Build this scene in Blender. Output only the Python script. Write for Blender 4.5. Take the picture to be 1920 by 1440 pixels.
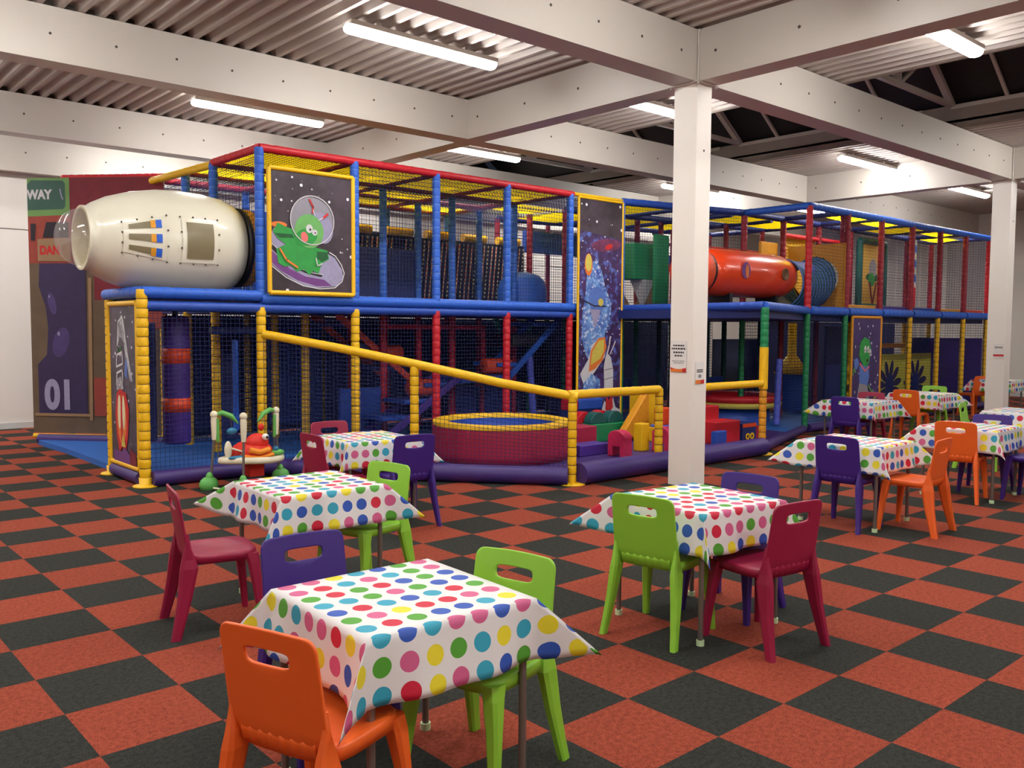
import bpy, bmesh, math, random
from mathutils import Vector, Matrix
random.seed(7)
PI = math.pi
S = bpy.context.scene
COL = S.collection
for o in list(bpy.data.objects): bpy.data.objects.remove(o)

# ------------------------------------------------------------------ camera
cam = bpy.data.objects.new('camera', bpy.data.cameras.new('camera'))
COL.objects.link(cam)
CAMP = Vector((-3.027, -3.109, 1.698)); YAW, PIT, ROLL, FPX = 0.84724, -0.06255, 0.00586, 1651.0
fw = Vector((math.cos(PIT)*math.cos(YAW), math.cos(PIT)*math.sin(YAW), math.sin(PIT)))
rt = Vector((math.sin(YAW), -math.cos(YAW), 0)); up = rt.cross(fw)
r2 = rt*math.cos(ROLL)+up*math.sin(ROLL); u2 = up*math.cos(ROLL)-rt*math.sin(ROLL)
cam.matrix_world = Matrix(((r2.x, u2.x, -fw.x, CAMP.x), (r2.y, u2.y, -fw.y, CAMP.y), (r2.z, u2.z, -fw.z, CAMP.z), (0, 0, 0, 1)))
cam.data.sensor_width = 36.0; cam.data.lens = FPX/1920*36.0
cam.data.clip_end = 200
S.camera = cam

# ------------------------------------------------------------------ world and exposure
w = bpy.data.worlds.new('night'); S.world = w; w.use_nodes = True
w.node_tree.nodes['Background'].inputs[0].default_value = (0.012, 0.014, 0.02, 1)
w.node_tree.nodes['Background'].inputs[1].default_value = 1.0
S.view_settings.view_transform = 'Standard'; S.view_settings.look = 'None'
S.view_settings.gamma = 1.0; S.view_settings.use_curve_mapping = False
S.view_settings.exposure = 0.0
LAMP = 66.0          # emission of every fluorescent diffuser
LAMP_COLOR = (1.0, 0.97, 0.92)

# ------------------------------------------------------------------ materials
def lin(c): return c/12.92 if c <= .04045 else ((c+.055)/1.055)**2.4
def rgb(r, g, b): return (lin(r/255), lin(g/255), lin(b/255), 1)
class NT:
    def __init__(s, name):
        s.m = bpy.data.materials.new(name); s.m.use_nodes = True
        s.t = s.m.node_tree; s.b = s.t.nodes['Principled BSDF']
    def n(s, typ, **kw):
        x = s.t.nodes.new(typ)
        for k, v in kw.items():
            if k.startswith('i_'):
                key = k[2:]; key = int(key) if key.isdigit() else key.replace('_', ' ')
                x.inputs[key].default_value = v
            else: setattr(x, k, v)
        return x
    def l(s, a, b): s.t.links.new(a, b)
    def math(s, op, a, b=None):
        x = s.n('ShaderNodeMath', operation=op)
        for i, v in enumerate((a, b)):
            if v is None: continue
            if isinstance(v, (int, float)): x.inputs[i].default_value = v
            else: s.l(v, x.inputs[i])
        return x.outputs[0]
    def mix(s, f, a, b):
        x = s.n('ShaderNodeMix', data_type='RGBA')
        for i, v in ((0, f), (6, a), (7, b)):
            if isinstance(v, (int, float, tuple)): x.inputs[i].default_value = v
            else: s.l(v, x.inputs[i])
        return x.outputs[2]
M = {}
def mat(name, c, rough=.5, var=0.0, scale=20, bump=0.0, metal=0, spec=.5, trans=0, coat=0):
    k = NT(name); k.b.inputs['Roughness'].default_value = rough; k.b.inputs['Metallic'].default_value = metal
    k.b.inputs['Specular IOR Level'].default_value = spec
    if coat: k.b.inputs['Coat Weight'].default_value = coat
    col = rgb(*c)
    tc = k.n('ShaderNodeTexCoord'); no = k.n('ShaderNodeTexNoise', i_Scale=scale, i_Detail=4.0)
    k.l(tc.outputs['Object'], no.inputs['Vector'])
    v = var if var else .05
    a = tuple(min(1, x*(1-v)) for x in col[:3])+(1,); b = tuple(min(1, x*(1+v)) for x in col[:3])+(1,)
    k.l(k.mix(no.outputs['Fac'], a, b), k.b.inputs['Base Color'])
    if bump:
        bp = k.n('ShaderNodeBump', i_Strength=bump, i_Distance=.01)
        k.l(no.outputs['Fac'], bp.inputs['Height']); k.l(bp.outputs[0], k.b.inputs['Normal'])
    if trans:
        tr = k.n('ShaderNodeBsdfTranslucent'); tr.inputs[0].default_value = col
        mx = k.n('ShaderNodeMixShader'); mx.inputs[0].default_value = trans
        k.l(k.b.outputs[0], mx.inputs[1]); k.l(tr.outputs[0], mx.inputs[2])
        k.l(mx.outputs[0], k.t.nodes['Material Output'].inputs[0])
    M[name] = k.m
    return k.m
mat('white_paint', (200, 194, 186), .45, .02, 3)
mat('white_paint_lit', (236, 231, 224), .45, .02, 3)  # beam white lightened: stronger light on the columns put into the colour
mat('deck_paint', (184, 175, 168), .5, .03, 3)
mat('wall_paint', (220, 215, 209), .7, .02, 2)
mat('skirting', (196, 196, 194), .5)
mat('bolt_and_shade', (70, 62, 55), .6)
mat('upstand', (150, 138, 130), .7)
mat('dark_glass', (20, 20, 23), .6)
mat('truss', (196, 188, 180), .5)
for n, c in dict(orange=(232, 100, 36), lime=(138, 196, 58), purple=(58, 32, 122), maroon=(146, 22, 62)).items():
    mat('plastic_'+n, c, .38, .04, 8)
mat('steel', (128, 122, 116), .35, metal=.6)
mat('foot_cap', (196, 222, 176), .5)
mat('foot_cap_dark', (120, 50, 50), .5)
mat('table_board', (190, 180, 165), .6)
def foam(n, c, r=.5, v=.22): return mat('foam_'+n, c, r, v, 35, .25)
foam('blue', (38, 96, 204)); foam('royal', (32, 74, 170)); foam('navy', (30, 44, 108)); foam('yellow', (238, 188, 20), .45, .12)
foam('amber', (220, 150, 30)); foam('red', (190, 24, 40)); foam('dark_red', (140, 20, 44)); foam('green', (20, 128, 78))
foam('teal', (14, 84, 84)); foam('purple', (72, 44, 138)); foam('lilac', (84, 96, 200)); foam('orange', (226, 74, 30))
foam('magenta', (196, 40, 84)); foam('crimson', (168, 30, 66))
mat('mat_blue', (36, 98, 184), .6, .15, 30, .1); mat('mat_purple', (60, 40, 112), .5, .15, 18, .15)
mat('net', (26, 38, 88), .8); mat('tie_dark', (96, 74, 20), .6); mat('tie_glimmer', (90, 140, 220), .5); mat('dark_rope_cloth', (26, 32, 66), .9); mat('darkening_sheet', (48, 60, 92), .9, .25, 6); mat('net_yellow', (200, 160, 30), .8)
mat('roof_yellow', (255, 222, 24), .6, .04, 10, trans=.95)
mat('rocket_white', (226, 223, 204), .3, .03, 3, coat=.3)
mat('port_cream', (206, 200, 168), .4); mat('port_dark', (128, 118, 90), .3); mat('screw', (90, 84, 72), .5)
mat('rubber_black', (16, 16, 20), .5); mat('tube_orange', (224, 66, 26), .28, .12, 3, coat=.3)
mat('barrel_window', (110, 84, 60), .3)
mat('ink_white', (206, 206, 210), .7, .1, 40); mat('ink_grey', (140, 138, 150), .7, .1, 30); mat('ink_dark', (34, 28, 40), .7)
mat('ink_green', (44, 148, 66), .7, .2, 12); mat('ink_dgreen', (22, 86, 44), .7, .2, 12); mat('ink_pale', (104, 170, 96), .7, .15, 12)
mat('ink_pink', (222, 110, 110), .7); mat('ink_red', (192, 36, 36), .7, .15); mat('ink_orange', (222, 120, 50), .7, .15)
mat('ink_yellow', (206, 190, 84), .7, .15, 18); mat('ink_cream', (226, 214, 176), .7); mat('ink_purple', (112, 62, 130), .7, .2, 14)
mat('ink_blue', (84, 116, 190), .7, .25, 20); mat('ink_lilac', (150, 146, 178), .7, .2, 20); mat('ink_lens', (70, 54, 110), .5, .2, 10); mat('ink_violet', (50, 38, 78), .7, .2, 8)
mat('ink_maroon', (120, 28, 44), .7, .2, 8); mat('ink_bricks', (150, 62, 50), .7, .2, 14); mat('ink_brown', (100, 82, 64), .7, .3, 5)
mat('ink_tan', (150, 120, 88), .7, .15, 10); mat('sign_green', (54, 92, 82), .7, .1, 8); mat('sign_edge', (106, 148, 84), .7, .1, 8)
mat('window_yellow', (214, 170, 70), .6); mat('ink_olive', (224, 216, 72), .7, .08, 8); mat('paper', (226, 224, 222), .7); mat('paper_ink', (60, 56, 60), .8)
mat('paper_ink_pale', (150, 146, 146), .8)
mat('cream_plastic', (228, 222, 196), .4); mat('leaf_green', (96, 176, 86), .45); mat('toy_red', (214, 44, 28), .6, .1, 30)
mat('toy_orange', (246, 150, 40), .6); mat('toy_blue', (40, 120, 160), .5); mat('eye_white', (240, 240, 236), .3); mat('eye_black', (10, 10, 10), .3)
mat('cloth_white', (232, 228, 224), .8); mat('bench_red', (150, 60, 44), .6)
def emit(name, c, s):
    k = NT(name); e = k.n('ShaderNodeEmission'); e.inputs[0].default_value = (*c, 1); e.inputs[1].default_value = s
    k.l(e.outputs[0], k.t.nodes['Material Output'].inputs[0]); M[name] = k.m
emit('lamp_glow', LAMP_COLOR, LAMP)
# clear dome
k = NT('clear_dome'); g = k.n('ShaderNodeBsdfGlossy', i_Roughness=.08); t = k.n('ShaderNodeBsdfTransparent'); df = k.n('ShaderNodeBsdfDiffuse')
t.inputs[0].default_value = (.97, .96, .97, 1); df.inputs[0].default_value = rgb(225, 220, 230)
m1 = k.n('ShaderNodeMixShader'); m1.inputs[0].default_value = .12; k.l(t.outputs[0], m1.inputs[1]); k.l(df.outputs[0], m1.inputs[2])
m2 = k.n('ShaderNodeMixShader'); m2.inputs[0].default_value = .09; k.l(m1.outputs[0], m2.inputs[1]); k.l(g.outputs[0], m2.inputs[2])
k.l(m2.outputs[0], k.t.nodes['Material Output'].inputs[0]); M['clear_dome'] = k.m
# carpet tiles
k = NT('carpet'); geo = k.n('ShaderNodeNewGeometry'); sep = k.n('ShaderNodeSeparateXYZ'); k.l(geo.outputs['Position'], sep.inputs[0])
fx = k.math('FLOOR', k.math('MULTIPLY', sep.outputs[0], 2.0)); fy = k.math('FLOOR', k.math('MULTIPLY', sep.outputs[1], 2.0))
par = k.math('FLOORED_MODULO', k.math('ADD', fx, fy), 2.0)
cmb = k.n('ShaderNodeCombineXYZ'); k.l(fx, cmb.inputs[0]); k.l(fy, cmb.inputs[1])
wn = k.n('ShaderNodeTexWhiteNoise'); k.l(cmb.outputs[0], wn.inputs[0])
n1 = k.n('ShaderNodeTexNoise', i_Scale=170.0, i_Detail=3.0, i_Roughness=.7); k.l(geo.outputs['Position'], n1.inputs['Vector'])
n2 = k.n('ShaderNodeTexNoise', i_Scale=42.0, i_Detail=4.0, i_Roughness=.7); k.l(geo.outputs['Position'], n2.inputs['Vector'])
nn = k.math('ADD', k.math('MULTIPLY', n1.outputs[0], .6), k.math('MULTIPLY', n2.outputs[0], .4))
rmp = k.n('ShaderNodeMapRange', i_1=.36, i_2=.64); k.l(nn, rmp.inputs[0])
red = k.mix(rmp.outputs[0], rgb(98, 37, 24), rgb(168, 80, 59)); grey = k.mix(rmp.outputs[0], rgb(18, 20, 18), rgb(62, 63, 59))
base = k.mix(par, grey, red)
hsv = k.n('ShaderNodeHueSaturation'); k.l(base, hsv.inputs['Color'])
k.l(k.math('ADD', k.math('MULTIPLY', wn.outputs[0], .12), .94), hsv.inputs['Value'])
k.l(hsv.outputs[0], k.b.inputs['Base Color']); k.b.inputs['Roughness'].default_value = .95; k.b.inputs['Specular IOR Level'].default_value = .15
bp = k.n('ShaderNodeBump', i_Strength=.35, i_Distance=.004); k.l(n1.outputs[0], bp.inputs['Height']); k.l(bp.outputs[0], k.b.inputs['Normal']); M['carpet'] = k.m
# polka dot cloth
k = NT('polka'); uv = k.n('ShaderNodeUVMap'); sep = k.n('ShaderNodeSeparateXYZ'); k.l(uv.outputs[0], sep.inputs[0])
P = .098; oi = k.n('ShaderNodeObjectInfo')
sx = k.math('DIVIDE', sep.outputs[0], P); sy = k.math('DIVIDE', sep.outputs[1], P)
cx, cy = k.math('FLOOR', sx), k.math('FLOOR', sy)
dx = k.math('SUBTRACT', k.math('SUBTRACT', sx, cx), .5); dy = k.math('SUBTRACT', k.math('SUBTRACT', sy, cy), .5)
d2 = k.math('SQRT', k.math('ADD', k.math('MULTIPLY', dx, dx), k.math('MULTIPLY', dy, dy)))
ins = k.math('LESS_THAN', d2, .355)
cmb = k.n('ShaderNodeCombineXYZ'); k.l(cx, cmb.inputs[0]); k.l(cy, cmb.inputs[1]); k.l(k.math('FLOOR', k.math('MULTIPLY', oi.outputs['Random'], 97)), cmb.inputs[2])
wn = k.n('ShaderNodeTexWhiteNoise'); k.l(cmb.outputs[0], wn.inputs[0])
cr = k.n('ShaderNodeValToRGB'); cr.color_ramp.interpolation = 'CONSTANT'
pc = [(240, 226, 52), (54, 170, 200), (50, 92, 190), (214, 36, 66), (216, 100, 148), (88, 170, 56)]
el = cr.color_ramp.elements
for i, c in enumerate(pc):
    e = el[i] if i < 2 else el.new(i/6)
    e.position = i/6; e.color = rgb(*c)
k.l(wn.outputs[0], cr.inputs[0])
k.l(k.mix(ins, rgb(238, 236, 236), cr.outputs[0]), k.b.inputs['Base Color']); k.b.inputs['Roughness'].default_value = .55
tr = k.n('ShaderNodeBsdfTranslucent'); k.l(k.mix(ins, rgb(238, 236, 236), cr.outputs[0]), tr.inputs[0]); mx = k.n('ShaderNodeMixShader'); mx.inputs[0].default_value = .15
k.l(k.b.outputs[0], mx.inputs[1]); k.l(tr.outputs[0], mx.inputs[2]); k.l(mx.outputs[0], k.t.nodes['Material Output'].inputs[0]); M['polka'] = k.m
# starry printed sheets: a noise between two inks, with paint specks
def space(name, c1, c2, sc, specks, c3=None, spk=(220, 220, 235)):
    k = NT(name); tc = k.n('ShaderNodeTexCoord'); no = k.n('ShaderNodeTexNoise', i_Scale=sc, i_Detail=6.0, i_Roughness=.65); k.l(tc.outputs['Object'], no.inputs[0])
    mr = k.n('ShaderNodeMapRange', i_1=.38, i_2=.62); k.l(no.outputs[0], mr.inputs[0])
    col = k.mix(mr.outputs[0], rgb(*c1), rgb(*c2))
    if c3:
        n3 = k.n('ShaderNodeTexNoise', i_Scale=sc*3, i_Detail=5.0); k.l(tc.outputs['Object'], n3.inputs[0]); m3 = k.n('ShaderNodeMapRange', i_1=.52, i_2=.66); k.l(n3.outputs[0], m3.inputs[0])
        col = k.mix(m3.outputs[0], col, rgb(*c3))
    vo = k.n('ShaderNodeTexVoronoi', i_Scale=specks); k.l(tc.outputs['Object'], vo.inputs['Vector'])
    wn = k.n('ShaderNodeTexWhiteNoise'); k.l(vo.outputs['Color'], wn.inputs[0])
    st = k.math('LESS_THAN', vo.outputs['Distance'], k.math('MULTIPLY', wn.outputs[0], .22))
    k.l(k.mix(st, col, rgb(*spk)), k.b.inputs['Base Color']); k.b.inputs['Roughness'].default_value = .55; M[name] = k.m
space('sheet_space', (40, 30, 40), (66, 54, 66), 2.5, 9)
space('sheet_nebula', (44, 26, 66), (72, 46, 104), 3.0, 13, (88, 110, 190))
space('nebula_blue', (60, 84, 170), (110, 160, 220), 6, 20, (200, 214, 236))
space('nebula_red', (88, 34, 72), (120, 50, 90), 6, 14)
space('sheet_violet', (56, 40, 92), (70, 54, 112), 3, 8)
space('sheet_launch', (56, 50, 60), (84, 74, 96), 3, 10)
space('mottled_ship', (176, 178, 186), (110, 108, 118), 9, 14)

# ------------------------------------------------------------------ mesh helpers
class MB:
    def __init__(s): s.v = []; s.f = []; s.mi = []; s.sm = []; s.mats = []
    def slot(s, m):
        if m not in s.mats: s.mats.append(m)
        return s.mats.index(m)
    def add(s, vs, fs, m, smooth=False):
        b = len(s.v); s.v += [tuple(x) for x in vs]; i = s.slot(m)
        for f in fs: s.f.append([b+q for q in f]); s.mi.append(i); s.sm.append(smooth)
    def box(s, lo, hi, m, R=None):
        x0, y0, z0 = lo; x1, y1, z1 = hi
        vs = [Vector((x, y, z)) for z in (z0, z1) for y in (y0, y1) for x in (x0, x1)]
        if R: vs = [R @ v for v in vs]
        s.add(vs, [(0, 2, 3, 1), (4, 5, 7, 6), (0, 1, 5, 4), (2, 6, 7, 3), (0, 4, 6, 2), (1, 3, 7, 5)], m)
    def beam(s, a, b, wd, m, n=4):            # square bar between two points
        s.tube(a, b, wd*.7071, m, n, cap=True, smooth=False, rot=PI/4)
    def ring(s, c, X, Y, r, n, rot=0): return [c+X*(r*math.cos(rot+2*PI*i/n))+Y*(r*math.sin(rot+2*PI*i/n)) for i in range(n)]
    def frame(s, d):
        d = d.normalized(); t = Vector((0, 0, 1)) if abs(d.z) < .9 else Vector((1, 0, 0))
        X = t.cross(d).normalized(); return X, d.cross(X)
    def tube(s, a, b, r, m, n=10, cap=True, smooth=True, rot=0, steps=1, prof=None):
        a, b = Vector(a), Vector(b); X, Y = s.frame(b-a); rings = []
        for i in range(steps+1):
            t = i/steps; rr = prof(t, i)*r if prof else r
            rings.append(s.ring(a.lerp(b, t), X, Y, rr, n, rot))
        s.loft(rings, m, cap, smooth)
    def loft(s, rings, m, cap=True, smooth=True):
        n = len(rings[0]); vs = [v for r in rings for v in r]; fs = []
        for j in range(len(rings)-1):
            for i in range(n):
                q = (i+1) % n; fs.append((j*n+i, j*n+q, (j+1)*n+q, (j+1)*n+i))
        s.add(vs, fs, m, smooth)
        if cap:
            s.add(rings[0], [tuple(reversed(range(n)))], m); s.add(rings[-1], [tuple(range(n))], m)
    def path(s, pts, r, m, n=8, cap=True):
        pts = [Vector(p) for p in pts]; rings = []
        for i, p in enumerate(pts):
            d = (pts[min(i+1, len(pts)-1)]-pts[max(i-1, 0)]); X, Y = s.frame(d); rr = r[i] if isinstance(r, (list, tuple)) else r
            rings.append(s.ring(p, X, Y, rr, n))
        s.loft(rings, m, cap)
    def pole(s, a, b, r, m, n=12, pitch=.11, amp=.1, lump=.035, tie=None):  # foam covered pipe pinched by ties
        a, b = Vector(a), Vector(b); L = (b-a).length; k = max(1, round(L/pitch)); X, Y = s.frame(b-a)
        rnd = random.Random(int(L*997+a[0]*31+a[1]*17)); prof = [(0, 1-amp)]
        for i in range(k):
            for f, q in ((.1, 1-amp*.25), (.3, 1.02), (.6, 1.0), (.9, 1-amp*.25), (1.0, 1-amp)): prof.append(((i+f)/k, q*(1+rnd.uniform(-lump, lump))))
        s.loft([s.ring(a.lerp(b, t), X, Y, r*q, n) for t, q in prof], m, True)
        if tie:
            for i in range(1, k):
                c = a.lerp(b, i/k); d = (b-a).normalized()*.004
                s.loft([s.ring(c-d, X, Y, r*(1-amp)+.004, n), s.ring(c+d, X, Y, r*(1-amp)+.004, n)], tie, False)
    def lathe(s, c, axis, prof, m, n=32, smooth=True, cap=False):
        c = Vector(c); A = Vector(axis).normalized(); X, Y = s.frame(A)
        s.loft([s.ring(c+A*h, X, Y, max(r, 1e-4), n) for h, r in prof], m, cap, smooth)
    def ball(s, c, r, m, n=12, k=8, sc=(1, 1, 1)):
        c = Vector(c); rings = []
        for j in range(k+1):
            ph = -PI/2+PI*j/k
            rings.append([c+Vector((r*sc[0]*max(math.cos(ph), 1e-3)*math.cos(2*PI*i/n), r*sc[1]*max(math.cos(ph), 1e-3)*math.sin(2*PI*i/n), r*sc[2]*math.sin(ph))) for i in range(n)])
        s.loft(rings, m, False)
    def net(s, q, pitch, th, m):                # cords between opposite sides of a quad
        a, b, c, d = [Vector(p) for p in q]     # a->b bottom, d->c top
        N = (b-a).cross(d-a).normalized()
        def strand(p, e):
            D = (e-p); 
            if D.length < .02: return
            D.normalize(); T = N.cross(D)*th*.5; K = N*th*.5
            s.add([p-T, p-K, p+T, p+K, e-T, e-K, e+T, e+K], [(0, 1, 5, 4), (1, 2, 6, 5), (2, 3, 7, 6), (3, 0, 4, 7)], m)
        W = max((b-a).length, (c-d).length); H = max((d-a).length, (c-b).length)
        nu, nv = max(2, round(W/pitch)), max(2, round(H/pitch))
        for i in range(nu+1):
            t = i/nu; strand(a.lerp(b, t), d.lerp(c, t))
        for j in range(nv+1):
            t = j/nv; strand(a.lerp(d, t), b.lerp(c, t))
    def build(s, name, parent=None, origin=None, bevel=0, kind=None):
        me = bpy.data.meshes.new(name); o_ = Vector(origin) if origin is not None else Vector((0, 0, 0))
        me.from_pydata([tuple(Vector(v)-o_) for v in s.v], [], s.f); me.update()
        for m in s.mats: me.materials.append(M[m])
        me.polygons.foreach_set('material_index', s.mi); me.polygons.foreach_set('use_smooth', s.sm)
        ob = bpy.data.objects.new(name, me); COL.objects.link(ob)
        if parent is not None:
            ob.parent = parent; ob.location = o_ if origin is not None else (0, 0, 0)
        else: ob.location = o_
        if bevel:
            b = ob.modifiers.new('bevel', 'BEVEL'); b.width = bevel; b.segments = 2; b.limit_method = 'ANGLE'; b.harden_normals = False
        if kind: ob['kind'] = kind
        return ob
def bake(ob):
    dg = bpy.context.evaluated_depsgraph_get(); dg.update()
    me = bpy.data.meshes.new_from_object(ob.evaluated_get(dg)); ob.modifiers.clear(); ob.data = me; return ob
def tag(o, label, cat, group=None):
    o['label'] = label; o['category'] = cat
    if group: o['group'] = group
    return o
def thing(name, label, cat, loc=(0, 0, 0), rz=0, group=None):
    o = bpy.data.objects.new(name, None); COL.objects.link(o); o.location = loc; o.rotation_euler = (0, 0, rz); o.empty_display_size = .1
    return tag(o, label, cat, group)
def kids(o): return [c for c in COL.objects if c.parent == o]
def dup(root, loc, rz, label, group=None, mats=None):
    r = root.copy(); COL.objects.link(r); r.location = loc; r.rotation_euler = (0, 0, rz); r['label'] = label
    if group: r['group'] = group
    for ch in PROTO[root.name]:
        c = ch.copy(); COL.objects.link(c); c.parent = r
        for g_ in PROTO.get(ch.name, []):
            d = g_.copy(); COL.objects.link(d); d.parent = c
    return r
PROTO = {}
def register(o):
    PROTO[o.name] = kids(o)
    for c in PROTO[o.name]:
        kk = kids(c)
        if kk: PROTO[c.name] = kk
def struct(mb, name, bevel=0): return mb.build(name, kind='structure', bevel=bevel)

# ------------------------------------------------------------------ room shell
X0, X1, Y0, Y1 = -9.0, 22.2, -9.0, 13.25
ZB, ZT = 4.3, 4.83      # underside and top of the roof beams
b = MB(); b.box((X0, Y0, -.1), (X1, Y1, 0), 'carpet'); struct(b, 'floor')
b = MB(); b.box((X0, Y1, 0), (X1, Y1+.15, 5.2), 'wall_paint')
for z in (3.28,): b.box((X0, Y1-.004, z), (X1, Y1, z+.012), 'bolt_and_shade')
struct(b, 'wall_left')
b = MB(); b.box((X1, Y0, 0), (X1+.15, Y1, 5.2), 'wall_paint'); b.box((X1-.02, 5.9, 2.25), (X1, 7.3, 4.1), 'deck_paint'); struct(b, 'wall_far')
b = MB(); b.box((X0, Y0-.15, 0), (X1, Y0, 5.2), 'wall_paint'); struct(b, 'wall_right')
b = MB(); b.box((X0-.15, Y0, 0), (X0, Y1, 5.2), 'wall_paint'); struct(b, 'wall_near')
b = MB(); b.box((X0, Y1-.02, 0), (X1, Y1, .1), 'skirting'); struct(b, 'baseboard_left')
b = MB(); b.box((X1-.02, Y0, 0), (X1, Y1, .1), 'skirting'); struct(b, 'baseboard_far')

def decking(xa, xb, ya, yb):
    b = MB(); p = .193; n = int((xb-xa)/p); pr = []
    for i in range(n+1):
        x = xa+i*p
        for dx_, z in ((0, ZT+.004), (.05, ZT+.004), (.085, ZT+.08), (.158, ZT+.08)):
            if x+dx_ <= xb: pr.append((x+dx_, z))
    vs = []; fs = []
    for x, z in pr: vs += [(x, ya, z), (x, yb, z)]
    for i in range(len(pr)-1): fs.append((2*i, 2*i+1, 2*i+3, 2*i+2))
    b.add(vs, fs, 'deck_paint')
    b.box((xa, ya, ZT+.1), (xb, yb, ZT+.14), 'deck_paint')
    return b
SX0, SX1 = 7.72, 11.3
struct(decking(X0, SX0, Y0, Y1), 'ceiling'); struct(decking(SX1, X1, Y0, Y1), 'ceiling')
b = MB()   # rooflight kerbs and gables
b.box((SX0-.06, Y0, ZT), (SX0, Y1, 5.2), 'upstand'); b.box((SX1, Y0, ZT), (SX1+.06, Y1, 5.2), 'upstand'); struct(b, 'trim_1')
b = MB(); xm = (SX0+SX1)/2
b.add([(SX0-.06, Y0, 5.2), (SX0-.06, Y1, 5.2), (xm, Y1, 6.5), (xm, Y0, 6.5), (SX1+.06, Y0, 5.2), (SX1+.06, Y1, 5.2),
       (SX0-.06, Y0, 5.23), (SX0-.06, Y1, 5.23), (xm, Y1, 6.53), (xm, Y0, 6.53), (SX1+.06, Y0, 5.23), (SX1+.06, Y1, 5.23)],
      [(0, 1, 2, 3), (3, 2, 5, 4), (6, 9, 8, 7), (9, 10, 11, 8)], 'dark_glass')
b.add([(SX0-.06, Y0, 4.83), (SX1+.06, Y0, 4.83), (xm, Y0, 6.6), (SX0-.06, Y1, 4.83), (SX1+.06, Y1, 4.83), (xm, Y1, 6.6)], [(0, 1, 2), (3, 5, 4)], 'dark_glass')
struct(b, 'window_1')
def truss(y):
    b = MB()
    b.beam((SX0, y, 5.2), (SX1, y, 5.2), .07, 'truss')
    b.beam((SX0, y, 5.2), (xm, y, 6.42), .09, 'truss'); b.beam((SX1, y, 5.2), (xm, y, 6.42), .09, 'truss')
    b.beam((xm, y, 5.2), (xm, y, 6.42), .05, 'truss'); b.beam((xm, y, 5.2), ((xm+SX1)/2, y, 5.8), .05, 'truss'); b.beam((xm, y, 5.2), ((xm+SX0)/2, y, 5.8), .05, 'truss')
    for dy in (-.8, -1.8, -2.8):
        for sx_ in (SX0, SX1): b.beam((sx_, y+dy, 5.2), (xm, y+dy, 6.46), .045, 'truss')
    b.beam((SX1, y-3.4, 5.17), (SX1, y, 5.17), .06, 'truss'); b.beam((SX0, y-3.4, 5.17), (SX0, y, 5.17), .06, 'truss'); b.beam((xm, y-3.4, 6.44), (xm, y, 6.44), .05, 'truss')
    return b
for i, (y, lb) in enumerate(((2.82, 'pale steel roof truss under the dark rooflight nearest the right edge'), (6.67, 'pale steel roof truss seen just right of the near white column top'),
                  (10.51, 'pale steel roof truss low behind the beam crossing left of the column'), (-1.05, 'pale steel roof truss in the rooflight above the right edge of the photo'))):
    tag(truss(y).build('roof_truss'), lb, 'roof truss', 'roof trusses in the rooflight')

CW = .27
XB = [(-1.2), 2.67, 6.52, 10.36]
def beam_x(y, xa=X0, xb=X1, zb=ZB, wd=.3, zt=ZT, dots=True):
    b = MB(); b.box((xa, y, zb), (xb, y+wd, zt), 'white_paint')
    b.box((xa, y+wd*.3, zt), (SX0, y+wd*.7, zt+.078), 'bolt_and_shade'); b.box((SX1, y+wd*.3, zt), (xb, y+wd*.7, zt+.078), 'bolt_and_shade')  # added dark strips painting the shade inside the decking flutes
    if dots:
        x = xa+.35
        while x < xb:
            b.tube((x, y-.004, (zb+zt)/2+.0), (x, y, (zb+zt)/2), .014, 'bolt_and_shade', 8, smooth=False); x += .62
    return b
for y in XB: struct(beam_x(y), 'ceiling_beam')
struct(beam_x(Y1-.2, zb=4.2, wd=.2), 'ceiling_beam')
def beam_y(x, segs):
    for ya, yb in segs:
        b = MB(); b.box((x, ya, ZB), (x+.28, yb, ZT), 'white_paint'); y = ya+.5
        while y < yb-.1:
            b.tube((x-.004, y, ZB+.27), (x, y, ZB+.27), .016, 'bolt_and_shade', 8, smooth=False); y += .95
        struct(b, 'ceiling_beam')
ys = [Y0]+[v for y in XB for v in (y, y+.3)]+[Y1-.2]
segs = [(ys[i], ys[i+1]) for i in range(0, len(ys), 2)]
for x in (-4.15, 4.65, 13.45): beam_y(x, segs)
# columns with a cap plate and a slim pipe at the corner
for x, y in ((4.65, 2.67), (13.45, 2.67), (-4.15, 2.67)):
    b = MB(); b.box((x, y, 0), (x+.25, y+.3, ZB-.012), 'white_paint_lit'); b.box((x-.05, y-.05, ZB-.012), (x+.3, y+.35, ZB), 'white_paint')
    for dx_, dy_ in ((-.03, -.03), (.28, -.03), (-.03, .32)): b.tube((x+dx_, y+dy_, ZB-.035), (x+dx_, y+dy_, ZB-.01), .014, 'white_paint', 6)
    b.tube((x+.13, y-.004, 3.6), (x+.13, y, 3.6), .012, 'bolt_and_shade', 8); b.tube((x-.012, y-.014, ZB), (x-.012, y-.014, ZT), .012, 'white_paint', 6)
    struct(b, 'column')

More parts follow.
